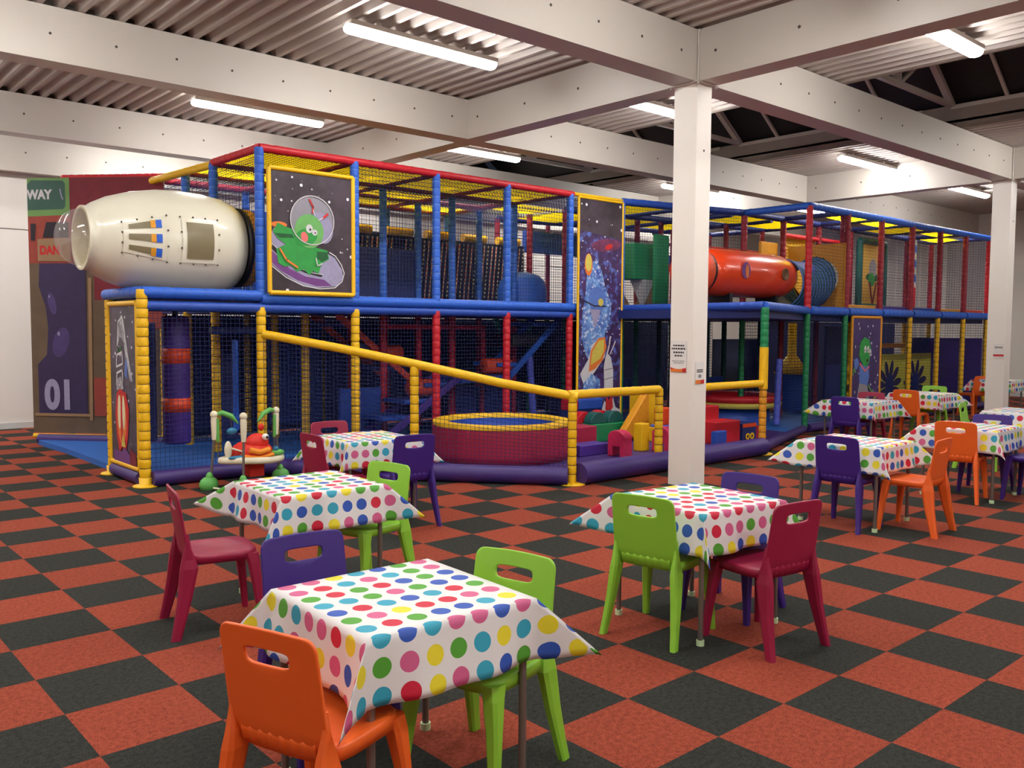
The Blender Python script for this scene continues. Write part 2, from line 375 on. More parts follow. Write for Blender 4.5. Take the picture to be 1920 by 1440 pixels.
# ------------------------------------------------------------------ fluorescent fittings (the lamps of the room)
def lamp():
    t = thing('strip_light', '', 'ceiling light')
    b = MB(); b.box((-.96, -.088, .02), (.96, .088, .07), 'white_paint'); b.box((-.6, -.02, .075), (-.56, .02, .14), 'white_paint'); b.box((.56, -.02, .075), (.6, .02, .14), 'white_paint'); b.build('housing', t, bevel=.004)
    b = MB(); R = []
    for x, s_ in ((-.97, .5), (-.955, .85), (-.92, 1), (.92, 1), (.955, .85), (.97, .5)):
        R.append([Vector((x, s_*.085*math.cos(a), -.0+s_*.052*math.sin(a))) for a in [2*PI*i/14 for i in range(14)]])
    b.loft(R, 'lamp_glow', True); b.build('diffuser', t)
    return t
L0 = lamp(); register(L0)
LT = [(2.65, 4.76, 'long lit strip light at the top left, nearest above the cage'), (2.65, 8.7, 'lit strip light left of centre above the cage end with the cream rocket'),
      (6.6, 8.75, 'lit strip light low over the middle of the climbing frame, beside the rooflight'), (6.6, 4.76, 'lit strip light partly hidden behind the head of the near white column'),
      (6.2, .87, 'lit strip light at the top right edge of the photo beside the rooflight'), (12.5, 4.76, 'lit strip light hanging over the orange barrel end of the frame'),
      (12.6, 8.75, 'lit strip light showing only its tip just left of the near column'), (17.0, 4.76, 'small lit strip light just left of the distant column'),
      (17.0, 8.7, 'distant strip light glaring through the blue top rails right of the column')]
HID = [(2.65, .87), (-1.3, .87), (-1.3, 4.76), (-1.3, -3.0), (-5.2, .87), (2.65, -3.0), (6.6, -3.0), (12.6, .87), (17, .87), (12.6, -3), (-5.2, -3), (-5.2, 4.76), (-2.1, 8.75), (-1.3, 11.85), (-5.2, 11.85), (2.65, 11.85), (6.6, 11.85), (12.6, 11.85), (17, 11.85), (2.65, -6.5), (-1.3, -6.5), (-5.2, 8.7)]  # unseen fittings; last bay row added to brighten the left wall and beam
for i, (x, y, lb) in enumerate(LT):
    o = L0 if i == 0 else dup(L0, (0, 0, 0), 0, lb)
    o['label'] = lb; o['group'] = 'strip lights under the roof decking'; o.location = (x, y, 4.70)
for x, y in HID: dup(L0, (x, y, 4.70), 0, 'lit strip light outside the photo or hidden behind the climbing frame', 'strip lights outside the view')

# ------------------------------------------------------------------ chair
def chair(col):
    m = 'plastic_'+col; t = thing('cafe_chair', '', 'chair')
    H, ZB_ = .405, .395
    def pt(x, s_):       # s_ 0..1 up the back
        hw = 1
        y = -.165-.06*s_+.28*x*x*(1-.3*s_)+(.03*(1-s_/.2)**2 if s_ < .2 else 0)
        return Vector((x, y, ZB_+H*s_))
    out = []; hw0, hw1, r = .2, .193, .042
    N1 = 14
    for i in range(N1): out.append((-hw0+2*hw0*i/N1, 0))
    for i in range(12): f = i/12; out.append((hw0+(hw1-hw0)*f, f*(1-r/H)))
    for i in range(7): a = PI/2*i/6; out.append((hw1-r+r*math.cos(a), 1-r/H+r/H*math.sin(a)))
    for i in range(1, N1): out.append((hw1-r-(2*(hw1-r))*i/N1, 1+.012*math.sin(PI*i/N1)))
    for i in range(7): a = PI/2+PI/2*i/6; out.append((-hw1+r+r*math.cos(a), 1-r/H+r/H*math.sin(a)))
    for i in range(1, 12): f = 1-i/12; out.append((-hw0+(hw0-hw1)*f, f*(1-r/H)))
    hc, ha, hb = .79, .088, .026/H
    rings = []; K = 9
    for j in range(K+1):
        t_ = j/K; ring = []
        for x, s_ in out:
            dx_, ds = x, (s_-hc); e = ((abs(dx_)/ha)**5+(abs(ds)/hb)**5)**(-1/5)
            ix, is_ = dx_*e, hc+ds*e
            ring.append(pt(ix+(x-ix)*t_, is_+(s_-is_)*t_))
        rings.append(ring)
    b = MB(); b.loft(rings, m, False); o = b.build('backrest', t)
    sd = o.modifiers.new('s', 'SOLIDIFY'); sd.thickness = .013; sd.offset = 0; bv = o.modifiers.new('b', 'BEVEL'); bv.width = .0045; bv.segments = 2; bv.limit_method = 'ANGLE'; bake(o)
    for p_ in o.data.polygons: p_.use_smooth = True
    # seat
    def loop(s_, z, n=40, e=4.5, k=1):
        L = []
        for i in range(n):
            a = 2*PI*i/n; c_, q = math.cos(a), math.sin(a); rr = (abs(c_)**e+abs(q)**e)**(-1/e)
            L.append(Vector((.208*s_*rr*c_*k, .028+.19*s_*rr*q*k, z)))
        return L
    b = MB(); b.loft([loop(.02, .437), loop(.35, .438), loop(.7, .443), loop(.9, .447), loop(.97, .445), loop(1.0, .437), loop(1.0, .398), loop(.965, .398), loop(.955, .432), loop(.5, .428), loop(.02, .427)], m, True)
    o = b.build('seat', t)
    def leg(pts):        # each (x,y,z,hx,hy)
        R = []
        for x, y, z, hx, hy in pts:
            R.append([Vector((x+hx*u, y+hy*v, z)) for u, v in ((1, .6), (.6, 1), (-.6, 1), (-1, .6), (-1, -.6), (-.6, -1), (.6, -1), (1, -.6))])
        b = MB(); b.loft(R, m, True, False); return b
    for s_ in (-1, 1):
        leg([(s_*.168, .17, .43, .042, .04), (s_*.182, .184, .38, .034, .034), (s_*.196, .198, .26, .027, .025), (s_*.207, .212, .12, .021, .02), (s_*.214, .222, 0, .018, .017)]).build('leg', t)
        leg([(s_*.189, -.168, .57, .004, .006), (s_*.187, -.168, .49, .012, .018), (s_*.184, -.164, .43, .019, .036), (s_*.187, -.163, .38, .025, .047), (s_*.2, -.19, .22, .021, .037), (s_*.213, -.222, .08, .018, .029), (s_*.221, -.242, 0, .017, .026)]).build('leg', t)
    # ribs where the back turns into the seat
    b = MB(); nx = 43; R = []
    for z, y0_, am in ((.475, -.181, 0), (.445, -.178, .003), (.415, -.168, .006), (.397, -.15, .004)):
        R.append([Vector((-.15+.3*i/(nx-1), y0_+.28*(-.15+.3*i/(nx-1))**2-am*max(0, math.cos(2*PI*i/6)), z)) for i in range(nx)])
    vs = [v for q in R for v in q]; b.add(vs, [(j*nx+i, (j+1)*nx+i, (j+1)*nx+i+1, j*nx+i+1) for j in range(3) for i in range(nx-1)], m, True)
    o = b.build('rib_panel', t); sd = o.modifiers.new('s', 'SOLIDIFY'); sd.thickness = .004; sd.offset = -1; bake(o)
    return t
CH = {c: chair(c) for c in ('orange', 'lime', 'purple', 'maroon')}
for c in CH.values(): register(c)
used = set()
def put_chair(col, x, y, deg, label, group=None):
    """x,y = top of the back, deg = heading the seat faces"""
    a = math.radians(deg); px, py = x+.215*math.cos(a), y+.215*math.sin(a); src = CH[col]
    if col not in used: used.add(col); o = src; o.location = (px, py, 0); o.rotation_euler = (0, 0, a-PI/2); o['label'] = label
    else: o = dup(src, (px, py, 0), a-PI/2, label)
    o['group'] = group or 'plastic cafe chairs'
    return o

# ------------------------------------------------------------------ tables and cloths
def table(s_=.70):
    t = thing('cafe_table', '', 'table'); h = s_/2-.012
    b = MB(); b.box((-h, -h, .69), (h, h, .714), 'table_board'); b.build('tabletop', t, bevel=.004)
    b = MB(); q = h-.05
    for sg in (-1, 1): b.box((-q, sg*q-.01, .655), (q, sg*q+.01, .69), 'steel'); b.box((sg*q-.01, -q, .655), (sg*q+.01, q, .69), 'steel')
    b.build('frame', t)
    for sx_ in (-1, 1):
        for sy_ in (-1, 1):
            b = MB(); b.tube((sx_*(h-.02), sy_*(h-.02), .03), (sx_*(h-.02), sy_*(h-.02), .69), .0145, 'steel', 12); lg = b.build('leg', t)
            b = MB(); b.tube((sx_*(h-.02), sy_*(h-.02), 0), (sx_*(h-.02), sy_*(h-.02), .03), .022, 'foot_cap', 12); fc = b.build('foot', lg)
    return t
def cloth(s_, corners, hang=.228, seed=1, flare=.1):
    """corners: for (+,+) (-,+) (-,-) (+,-): (lift angle of the fold, azimuth shift) in degrees"""
    rnd = random.Random(seed); a = s_/2+.002; A = a+hang; h = .722
    lo = [-A+(A-a)*i/9 for i in range(9)]; mid = [-a+2*a*i/16 for i in range(17)]; hi = [a+(A-a)*(i+1)/9 for i in range(9)]
    G = lo+mid+hi; n = len(G); ph = [rnd.uniform(0, 6) for _ in range(8)]
    def side(sg, d, tt, k):   # skirt displacement outward
        return flare*d+.03*(d/hang)**1.5*math.sin(tt*9+ph[k])*.5+.012*(d/hang)*math.sin(tt*21+ph[k+4])
    def pos(u, v):
        au, av = abs(u)-a, abs(v)-a; su, sv = (1 if u > 0 else -1), (1 if v > 0 else -1)
        if au <= 0 and av <= 0: return Vector((u, v, h+.0015*math.sin(7*u+ph[0])*math.sin(6*v+ph[1])))
        if av <= 0: d = au; k = 0 if su > 0 else 1; return Vector((su*(a+side(su, d, v, k)), v, h-d*.985))
        if au <= 0: d = av; k = 2 if sv > 0 else 3; return Vector((u, sv*(a+side(sv, d, u, k)), h-d*.985))
        r = math.hypot(au, av); th = math.atan2(av, au)
        ci = {(1, 1): 0, (-1, 1): 1, (-1, -1): 2, (1, -1): 3}[(su, sv)]; lift, az = corners[ci]
        ku = side(su, r, sv*a, 0 if su > 0 else 1)/max(r, 1e-6) if r > 1e-6 else flare; kv = side(sv, r, su*a, 2 if sv > 0 else 3)/max(r, 1e-6) if r > 1e-6 else flare
        Du = Vector((su*ku, 0, -.985)); Dv = Vector((0, sv*kv, -.985))
        be = math.radians(45+az); L = math.radians(lift)
        Dc = Vector((su*math.cos(be)*math.sin(L), sv*math.sin(be)*math.sin(L), -math.cos(L)))
        f = th/(PI/2); Du.normalize(); Dv.normalize()
        g_ = min(1, f*2) if f < .5 else min(1, (1-f)*2); g_ = g_+.06*math.sin(PI*g_)
        D = (Du if f < .5 else Dv).slerp(Dc, min(.98, g_)) if r > 1e-6 else Dc
        return Vector((su*a, sv*a, h))+D*r
    vs = [pos(u, v) for v in G for u in G]; fs = []
    for j in range(n-1):
        for i in range(n-1):
            A0, A1, A2, A3 = j*n+i, j*n+i+1, (j+1)*n+i+1, (j+1)*n+i; cu_, cv_ = (G[i]+G[i+1])/2, (G[j]+G[j+1])/2
            if abs(cu_) > a and abs(cv_) > a: fs += [(A0, A1, A2), (A0, A2, A3)] if cu_*cv_ > 0 else [(A0, A1, A3), (A1, A2, A3)]
            else: fs.append((A0, A1, A2, A3))
    b = MB(); b.add(vs, fs, 'polka', True); o = b.build('tablecloth')
    uvl = o.data.uv_layers.new(name='UVMap')
    for lp in o.data.loops:
        i, j = lp.vertex_index % n, lp.vertex_index//n; uvl.data[lp.index].uv = (G[i]+5.02+.03*seed, G[j]+5.01)
    sd = o.modifiers.new('s', 'SOLIDIFY'); sd.thickness = .0016; sd.offset = -1
    return o
TB = table(); register(TB)
TABLES = [
 (-1.215, -.45, -2, .70, [(42, 0), (42, 0), (42, -8), (50, -6)], 'the table in the foreground', 'foreground'),
 (-.335, 1.86, -2, .70, [(40, 0), (62, 0), (42, -10), (52, 0)], 'second', 'left middle'),
 (1.165, -.01, -5, .70, [(40, 0), (55, 0), (40, 8), (34, 0)], 'third', 'column'),
 (1.21, 3.68, -4, .70, [(40, 0), (40, 0), (40, -6), (48, 0)], 'fourth', 'ball pit'),
 (4.46, .72, 3, .74, [(42, 0), (56, 0), (40, 5), (50, 0)], 'fifth', ''),
 (6.58, .56, 2, .74, [(42, 0), (54, 0), (34, 0), (40, 0)], 'sixth', ''),
 (8.85, 2.92, 0, .74, [(42, 0), (58, 0), (40, -5), (40, 0)], 'seventh', ''),
 (11.1, 3.02, 0, .74, [(42, 0), (42, 0), (42, 0), (54, 0)], 'eighth', ''),
 (8.95, .82, 0, .74, [(42, 0), (42, 0), (42, 0), (42, 0)], 'ninth', ''),
 (16.2, 3.75, 0, .74, [(42, 0), (42, 0), (42, 0), (42, 0)], 'tenth', ''),
 (17.6, 3.1, 0, .74, [(42, 0), (42, 0), (42, 0), (42, 0)], 'eleventh', ''),
]
TLAB = ['steel legged square cafe table under the spotted cloth, largest and nearest', 'square cafe table between the maroon chair and green chair, left of centre',
 'square cafe table in front of the near white column, green chair at its left', 'square cafe table behind the left of centre one, with two maroon chairs',
 'square cafe table right of centre with a purple chair at its left side', 'square cafe table by the right edge between an orange and purple chairs',
 'square cafe table beside the small alien banner with a purple chair at left', 'square cafe table in front of the sunflower panels',
 'square cafe table cut by the right edge, behind the purple backed chair', 'far small table against the wall left of the distant column', 'far table cut by the right edge beyond the distant column']
CLAB = ['white cloth with large coloured dots on the nearest table, corner hanging down', 'polka dot cloth on the table left of centre, pointed corners hanging both sides',
 'polka dot cloth on the table before the near column, corner tucked beside a maroon chair', 'polka dot cloth between two maroon chairs and a purple one near the round pit',
 'polka dot cloth with long left corner, on the table with purple and turned orange chairs', 'polka dot cloth behind the high orange chair back near the right edge',
 'polka dot cloth on the table beside the small alien banner', 'small distant polka dot cloth in front of the sunflower panels, below a lime chair back',
 'polka dot cloth cut by the right edge behind the rounded purple chair back', 'tiny distant polka dot cloth left of the far column', 'tiny distant polka dot cloth at the right edge beyond the far column']
for i, (x, y, dg_, sz, cn, _, _) in enumerate(TABLES):
    o = TB if i == 0 else dup(TB, (0, 0, 0), 0, TLAB[i])
    o.location = (x, y, 0); o.rotation_euler = (0, 0, math.radians(dg_)); o['label'] = TLAB[i]; o['group'] = 'square cafe tables'
    if sz > .7: o.scale = (sz/.7, sz/.7, 1)
    c = cloth(sz, cn, seed=i+1); c.location = (x, y, 0); c.rotation_euler = (0, 0, math.radians(dg_)); tag(c, CLAB[i], 'tablecloth', 'polka dot tablecloths')
for a_ in [
 ('orange', -1.87, -.70, 20, 'orange plastic chair with hand slot in the foreground, back to the viewer'),
 ('purple', -1.2, .33, -93, 'purple plastic chair back behind the nearest table, below the second tablecloth'),
 ('lime', -.70, -.50, 194, 'lime green chair pushed under the right side of the nearest table'),
 ('maroon', -1.22, 1.80, -12, 'maroon chair seen side on, left of the second spotted table'),
 ('lime', .22, 1.80, 192, 'lime green chair tucked at the right of the table left of centre'),
 ('maroon', .60, 3.56, 0, 'maroon chair with its back to the viewer, beside the baby bouncer'),
 ('maroon', 1.23, 4.36, -95, 'maroon chair with only its top showing behind the farthest left table'),
 ('purple', 1.26, 2.98, 82, 'dark purple chair in front of the round pit, back to the viewer'),
 ('lime', .63, -.04, 10, 'lime green chair in full view at the left of the table before the column'),
 ('maroon', 1.13, -.68, 82, 'maroon chair in full view at the front of the table before the column'),
 ('purple', 1.70, -.01, 187, 'purple chair behind the right of the table before the column'),
 ('purple', 3.97, .64, 3, 'dark purple chair, back to the viewer, left of the table right of centre'),
 ('orange', 4.52, -.02, 94, 'orange chair turned sideways, seat to the left, right of centre'),
 ('orange', 6.05, .50, 10, 'tall orange chair back right of the side-on orange chair'),
 ('purple', 7.16, .56, 189, 'purple chair back with rounded top at the right edge table'),
 ('purple', 6.75, -.22, 88, 'purple chair cut off by the right edge, seat showing'),
 ('lime', 8.55, 1.42, -80, 'lime chair back just left of the distant column base'),
 ('purple', 8.26, 2.84, 5, 'small distant purple chair back at the table beside the green post'),
 ('maroon', 9.45, 3.05, 187, 'small distant maroon chair top showing above the spotted cloth near the alien banner'),
 ('orange', 10.4, 2.98, 5, 'small distant orange chair in front of the sunflower panels'),
 ('lime', 11.75, 3.12, 187, 'small distant lime chair top in front of the sunflower panels'),
 ('orange', 15.85, 3.9, 60, 'tiny far orange chair edge left of the distant column'),
]: put_chair(*a_)

# ------------------------------------------------------------------ climbing frame: left tower
ZD, ZR = 2.03, 3.74
FA = thing('climbing_frame', 'tall netted climbing frame with blue upper posts, red top rails and yellow lower posts', 'climbing frame', (4, 8, 0))
def part(mb, name, root, **kw):
    root_o = Vector(root.location); return mb.build(name, root, **kw)
# parts are modelled in world space, so frames keep their Empty at the origin
FA.location = (0, 0, 0)
def post(root, x, y, za, zb, m, r=.055):
    b = MB(); b.pole((x, y, za), (x, y, zb), r, m, pitch=.1, tie='tie_dark' if m in ('foam_yellow', 'foam_amber') else ('tie_glimmer' if m == 'foam_blue' else None)); return b.build('post', root)  # rings on blue posts carry a painted pale glimmer
def rail(root, a, b_, m, r=.05, name='rail', amp=.05):
    b = MB(); b.pole(a, b_, r, m, amp=amp, pitch=.16); return b.build(name, root)
def netp(root, q, m='net', pitch=.05, th=.0046, name='netting'):
    b = MB(); b.net(q, pitch, th, m); return b.build(name, root)
XA = [1.53, 2.78, 4.03, 5.28, 6.55, 7.72]; YA = [6.42, 7.7, 8.6, 9.5]
low = {1.53: 'foam_yellow', 2.78: 'foam_yellow', 4.03: 'foam_red', 5.28: 'foam_red', 6.55: 'foam_red', 7.72: 'foam_green'}
for ix, x in enumerate(XA):
    for iy, y in enumerate(YA):
        lm = low[x]
        if iy and x == 2.78: lm = 'foam_yellow'
        if iy == 3 and x == 4.03: lm = 'foam_yellow'
        post(FA, x, y, .12, ZD-.1, lm)
        if iy == 3 and x == 1.53: continue
        post(FA, x, y, ZD, ZR, 'foam_blue' if x < 7 or iy == 0 else 'foam_dark_red')
# end bay under the rocket
XE = .2
post(FA, XE, 6.42, .0, ZD+.06, 'foam_yellow', .06); post(FA, XE, 7.5, .0, ZD-.03, 'foam_yellow', .05)
for x, y, zz in ((XE, 6.42, 0), (XE, 7.5, 0)):
    b = MB(); b.lathe((x, y, 0), (0, 0, 1), [(0, .02), (.0, .13), (.012, .13), (.02, .12), (.03, .062), (.1, .066), (.1, .02)], 'foam_yellow', 24); b.build('base_plate', FA)
# deck pad, deck rails
def deck(root, poly, za, zb, m):
    b = MB(); n = len(poly); vs = [(x, y, za) for x, y in poly]+[(x, y, zb) for x, y in poly]
    b.add(vs, [tuple(reversed(range(n))), tuple(range(n, 2*n))]+[(i, (i+1) % n, n+(i+1) % n, n+i) for i in range(n)], m); return b.build('deck', root)
deck(FA, [(XE+.06, 6.47), (7.66, 6.47), (7.66, 9.5), (1.5, 9.5), (1.5, 7.6), (XE+.06, 7.6)], 1.88, 2.0, 'foam_navy')
rail(FA, (XE, 6.42, ZD+.03), (1.53, 6.42, ZD+.03), 'foam_blue', .062, 'deck_rail'); rail(FA, (XE, 6.43, ZD-.11), (7.72, 6.43, ZD-.11), 'foam_royal', .055, 'deck_rail')
rail(FA, (1.53, 6.42, ZD), (7.72, 6.42, ZD), 'foam_blue', .064, 'deck_rail')
rail(FA, (XE, 6.42, ZD+.03), (XE, 7.6, ZD+.03), 'foam_blue', .062, 'deck_rail')
rail(FA, (XE, 7.6, ZD), (1.53, 7.6, ZD), 'foam_blue', .05, 'deck_rail')
# top rails
for y in YA:
    rail(FA, (1.53, y, ZR), (6.6, y, ZR), 'foam_red' if y in (YA[0], YA[3]) else 'foam_dark_red', .05, 'top_rail')
for ix, x in enumerate(XA[:-1]):
    if ix == 0: rail(FA, (x, 6.42, ZR), (x, 7.7, ZR), 'foam_red', .05, 'top_rail'); rail(FA, (x, 7.7, ZR-.02), (x-.12, 9.5, ZR-.02), 'foam_yellow', .05, 'top_rail')
    else: rail(FA, (x, 6.42, ZR), (x, 9.5, ZR), 'foam_red' if ix % 2 else 'foam_dark_red', .045, 'top_rail')
rail(FA, (6.6, 6.42, ZR+.01), (7.72, 6.42, ZR+.01), 'foam_yellow', .03, 'top_rail')
def sag_sheet(xa, xb, ya, yb, root):
    b = MB(); n = 8; vs = [(xa+(xb-xa)*i/n, ya+(yb-ya)*j/n, ZR-.07*math.sin(PI*i/n)*math.sin(PI*j/n)) for j in range(n+1) for i in range(n+1)]
    b.add(vs, [(j*(n+1)+i, j*(n+1)+i+1, (j+1)*(n+1)+i+1, (j+1)*(n+1)+i) for j in range(n) for i in range(n)], 'roof_yellow', True); return b.build('roof_sheet', root)
# yellow roof sheets, under a net
for i in range(5):
    for j in range(3):
        if (i, j) in ((0, 2), (1, 2), (3, 1), (4, 2), (4, 0)): continue
        sag_sheet(XA[i]+.04, XA[i+1]-.04, YA[j]+.05, YA[j+1]-.05, FA)
for j in range(3): netp(FA, [(1.6, YA[j]+.02, ZR-.05), (7.6, YA[j]+.02, ZR-.05), (7.6, YA[j+1]-.02, ZR-.08), (1.6, YA[j+1]-.02, ZR-.08)], name='roof_net', pitch=.06, th=.005)
# nets
for i in range(5):
    a_, c_ = XA[i]+.05, XA[i+1]-.05
    if i: netp(FA, [(a_, 6.40, ZD+.05), (c_, 6.40, ZD+.05), (c_, 6.40, ZR-.04), (a_, 6.40, ZR-.04)])
    if i < 4: netp(FA, [(a_, 6.44, .15), (c_, 6.44, .15), (c_, 6.44, ZD-.14), (a_, 6.44, ZD-.14)])
    netp(FA, [(a_, 9.5, ZD+.05), (c_, 9.5, ZD+.05), (c_, 9.5, ZR-.04), (a_, 9.5, ZR-.04)])
    netp(FA, [(a_, 8.6, ZD+.05), (c_, 8.6, ZD+.05), (c_, 8.6, ZR-.04), (a_, 8.6, ZR-.04)])
    netp(FA, [(a_, 9.5, .15), (c_, 9.5, .15), (c_, 9.5, ZD-.14), (a_, 9.5, ZD-.14)], pitch=.04, th=.009)
    netp(FA, [(a_, 8.6, .15), (c_, 8.6, .15), (c_, 8.6, ZD-.14), (a_, 8.6, ZD-.14)], pitch=.04, th=.009)
netp(FA, [(XE+.06, 6.42, .15), (1.47, 6.42, .15), (1.47, 6.42, ZD-.14), (XE+.06, 6.42, ZD-.14)])
netp(FA, [(1.53, 6.48, ZD+.1), (1.53, 7.65, ZD+.1), (1.53, 7.65, ZR-.04), (1.53, 6.48, ZR-.04)])
netp(FA, [(1.53, 7.75, ZD+.1), (1.53, 9.4, ZD+.1), (1.53, 9.4, ZR-.04), (1.53, 7.75, ZR-.04)])
b = MB(); b.box((1.5, 9.56, .1), (7.7, 9.58, 1.86), 'darkening_sheet'); b.build('added_dark_backing', FA)  # added sheet, darkens the lower cage in front of the pale wall
# padded partitions inside
def pad(root, lo, hi, m, name='padded_panel'):
    b = MB(); b.box(lo, hi, m); return b.build(name, root, bevel=.015)
pad(FA, (1.6, 9.42, .2), (2.3, 9.48, 1.8), 'foam_navy'); pad(FA, (3.1, 9.42, .2), (4.0, 9.48, 1.8), 'foam_royal'); pad(FA, (4.1, 9.42, .2), (5.2, 9.48, 1.8), 'foam_navy')
pad(FA, (6.0, 9.42, .2), (6.5, 9.48, 1.8), 'foam_navy'); pad(FA, (6.6, 9.42, .2), (7.6, 9.48, 1.8), 'foam_teal')
pad(FA, (4.1, 8.57, 2.1), (5.2, 8.63, 2.95), 'foam_navy'); pad(FA, (5.35, 9.46, 2.1), (6.5, 9.52, 2.9), 'foam_navy')
pad(FA, (1.6, 9.46, 2.1), (2.7, 9.52, 3.35), 'foam_royal'); pad(FA, (2.85, 9.46, 2.1), (3.97, 9.52, 3.45), 'foam_royal'); pad(FA, (4.1, 9.46, 2.1), (5.2, 9.52, 3.3), 'foam_navy')
pad(FA, (3.3, 7.67, .15), (3.97, 7.73, .85), 'foam_royal'); pad(FA, (5.35, 7.67, .15), (6.5, 7.73, .8), 'foam_navy')
pad(FA, (1.95, 8.55, .15), (2.2, 8.62, 1.35), 'foam_navy'); pad(FA, (.8, 9.0, .15), (1.25, 9.06, 1.75), 'foam_navy')
# red goal-like frames on the second row
for xa, xb in ((4.03, 4.65), (5.28-.6, 5.28), (5.28, 5.9)):
    rail(FA, (xa, 7.7, 1.72), (xb, 7.7, 1.72), 'foam_red', .045, 'cross_bar')
post(FA, 4.65, 7.7, .9, 1.75, 'foam_red', .05); post(FA, 5.9, 7.7, .9, 1.75, 'foam_red', .05)
# slanting beaded rope screen on the upper level
def striped(mb, p0, p1, r, ma, mb_, n, bands, twist=0):
    p0, p1 = Vector(p0), Vector(p1); X, Y = mb.frame(p1-p0); base = len(mb.v); sa, sb = mb.slot(ma), mb.slot(mb_)
    for j in range(bands+1): mb.v += [tuple(v) for v in mb.ring(p0.lerp(p1, j/bands), X, Y, r, n)]
    for j in range(bands):
        for i in range(n):
            q = (i+1) % n; sel = ((i+j*twist) % n) < n/2 if twist else j % 2
            mb.f.append([base+j*n+i, base+j*n+q, base+(j+1)*n+q, base+(j+1)*n+i]); mb.mi.append(sa if sel else sb); mb.sm.append(True)
t = thing('rope_screen', 'screen of slanting beaded ropes before a black sheet on the upper level', 'rope screen')
for i in range(46):
    x = 3.6+i*.092
    if 4.95 < x < 5.1: continue
    b = MB(); striped(b, (x, 8.9, 2.2), (x+.1, 8.9, 3.15), .013, 'ink_cream', 'ink_pink' if i % 3 else 'rubber_black', 5, 26); b.build('rope', t)
b = MB(); b.box((3.5, 8.95, 2.1), (7.9, 8.97, 3.2), 'dark_rope_cloth'); b.build('backing_sheet', t)
for i in range(5):
    x = 4.05+i*.78; b = MB(); b.tube((x, 8.85, 3.25), (x+.5, 8.85, 3.25), .07, 'foam_yellow', 12); b.build('yellow_pad', FA)
b = MB(); b.lathe((7.0, 8.0, 2.05), (0, 0, 1), [(0, .42), (.3, .42), (.45, .38), (.55, .28), (.6, .1), (.61, .01)], 'foam_blue', 24); b.build('padded_bollard', FA)

# floor pads
b = MB(); P_ = [(.25, 6.47), (.25, 9.6), (.2, 10.5), (.2, 10.86), (1.6, 9.4), (2.0, 9.6), (10.2, 9.6), (10.2, 6.47)]
tag(deck(None, P_, .0, .07, 'mat_blue'), 'flat blue play mat under the climbing frame, its corner showing at lower left', 'play mat').name = 'play_mat'
def roll(a, b_, r, m, name, label, cat, group, z=None):
    bb = MB(); z = r if z is None else z; bb.tube((*a, z), (*b_, z), r, m, 14); return tag(bb.build(name), label, cat, group)
roll((.25, 6.36), (1.5, 6.36), .085, 'mat_purple', 'edge_roll', 'purple padded floor roll between the corner post and baby bouncer', 'padded roll', 'purple edge rolls')
roll((.2, 6.52), (.2, 7.4), .075, 'mat_purple', 'edge_roll', 'short purple padded roll under the space shuttle banner at the left end', 'padded roll', 'purple edge rolls')
roll((.23, 10.86), (1.5, 9.44), .075, 'mat_purple', 'edge_roll', 'purple padded roll under the large 01 banner', 'padded roll', 'purple edge rolls')

# ------------------------------------------------------------------ right wing
FB = thing('climbing_frame', 'climbing frame wing with dark red upper posts, blue top rails and green lower posts', 'climbing frame')
XR = [10.28, 11.53, 12.78, 14.03, 15.28, 16.53, 17.78]
YR = [4.6, 5.85]
for i, x in enumerate(XR):
    for j, y in enumerate(YR):
        lm = 'foam_green' if x < 12 else ('foam_red' if x < 13 else 'foam_yellow')
        if j == 1: lm = 'foam_green' if x < 11 else ('foam_dark_red' if x < 13.5 else 'foam_yellow')
        post(FB, x, y, .08, ZD-.06, lm, .05); post(FB, x, y, ZD, ZR, 'foam_red' if i in (0, 6) and j == 0 else 'foam_dark_red', .055)
post(FB, 12.9, 4.75, ZD, ZR, 'foam_dark_red', .05) if False else None
post(FB, 11.66, 4.75, ZD, ZR, 'foam_dark_red', .05)
for x, y in ((9.03, 6.1), (8.4, 7.7), (9.6, 7.7), (9.03, 9.5), (10.28, 7.7), (11.53, 7.1), (10.28, 9.5), (12.78, 7.1), (11.53, 8.4), (12.78, 8.4)):
    post(FB, x, y, ZD, ZR, 'foam_dark_red', .05); post(FB, x, y, .08, ZD-.06, 'foam_green' if x < 10 else 'foam_teal', .05)
for x, y in ((7.5, 3.62),): post(FB, x, y, 1.42, ZD-.02, 'foam_green', .055)
# deck
deck(FB, [(7.55, 3.7), (10.28, 4.66), (17.74, 4.66), (17.74, 5.82), (12.8, 5.82), (12.8, 8.4), (10.3, 9.5), (7.8, 9.5), (7.8, 6.47), (7.55, 6.4)], 1.87, 2.0, 'foam_navy')
rail(FB, (7.5, 3.63, ZD), (10.28, 4.6, ZD), 'foam_blue', .062, 'deck_rail'); rail(FB, (7.5, 3.63, ZD), (7.72, 6.42, ZD), 'foam_royal', .062, 'deck_rail')
rail(FB, (7.72, 6.42, ZD), (9.2, 6.1, ZD), 'foam_royal', .055, 'deck_rail')
for i in range(6): rail(FB, (XR[i]+.03, 4.58, ZD), (XR[i+1]-.03, 4.58, ZD), 'foam_blue', .075, 'deck_rail')
for i, m in ((2, 'foam_amber'), (3, 'foam_purple'), (4, 'foam_royal'), (5, 'foam_amber')):
    pad(FB, (XR[i]-1.2, 4.64, ZD), (XR[i]-.05, 5.8, ZD+.13), m, 'floor_pad')
pad(FB, (16.6, 4.64, ZD), (17.7, 5.8, ZD+.13), 'foam_orange', 'floor_pad')
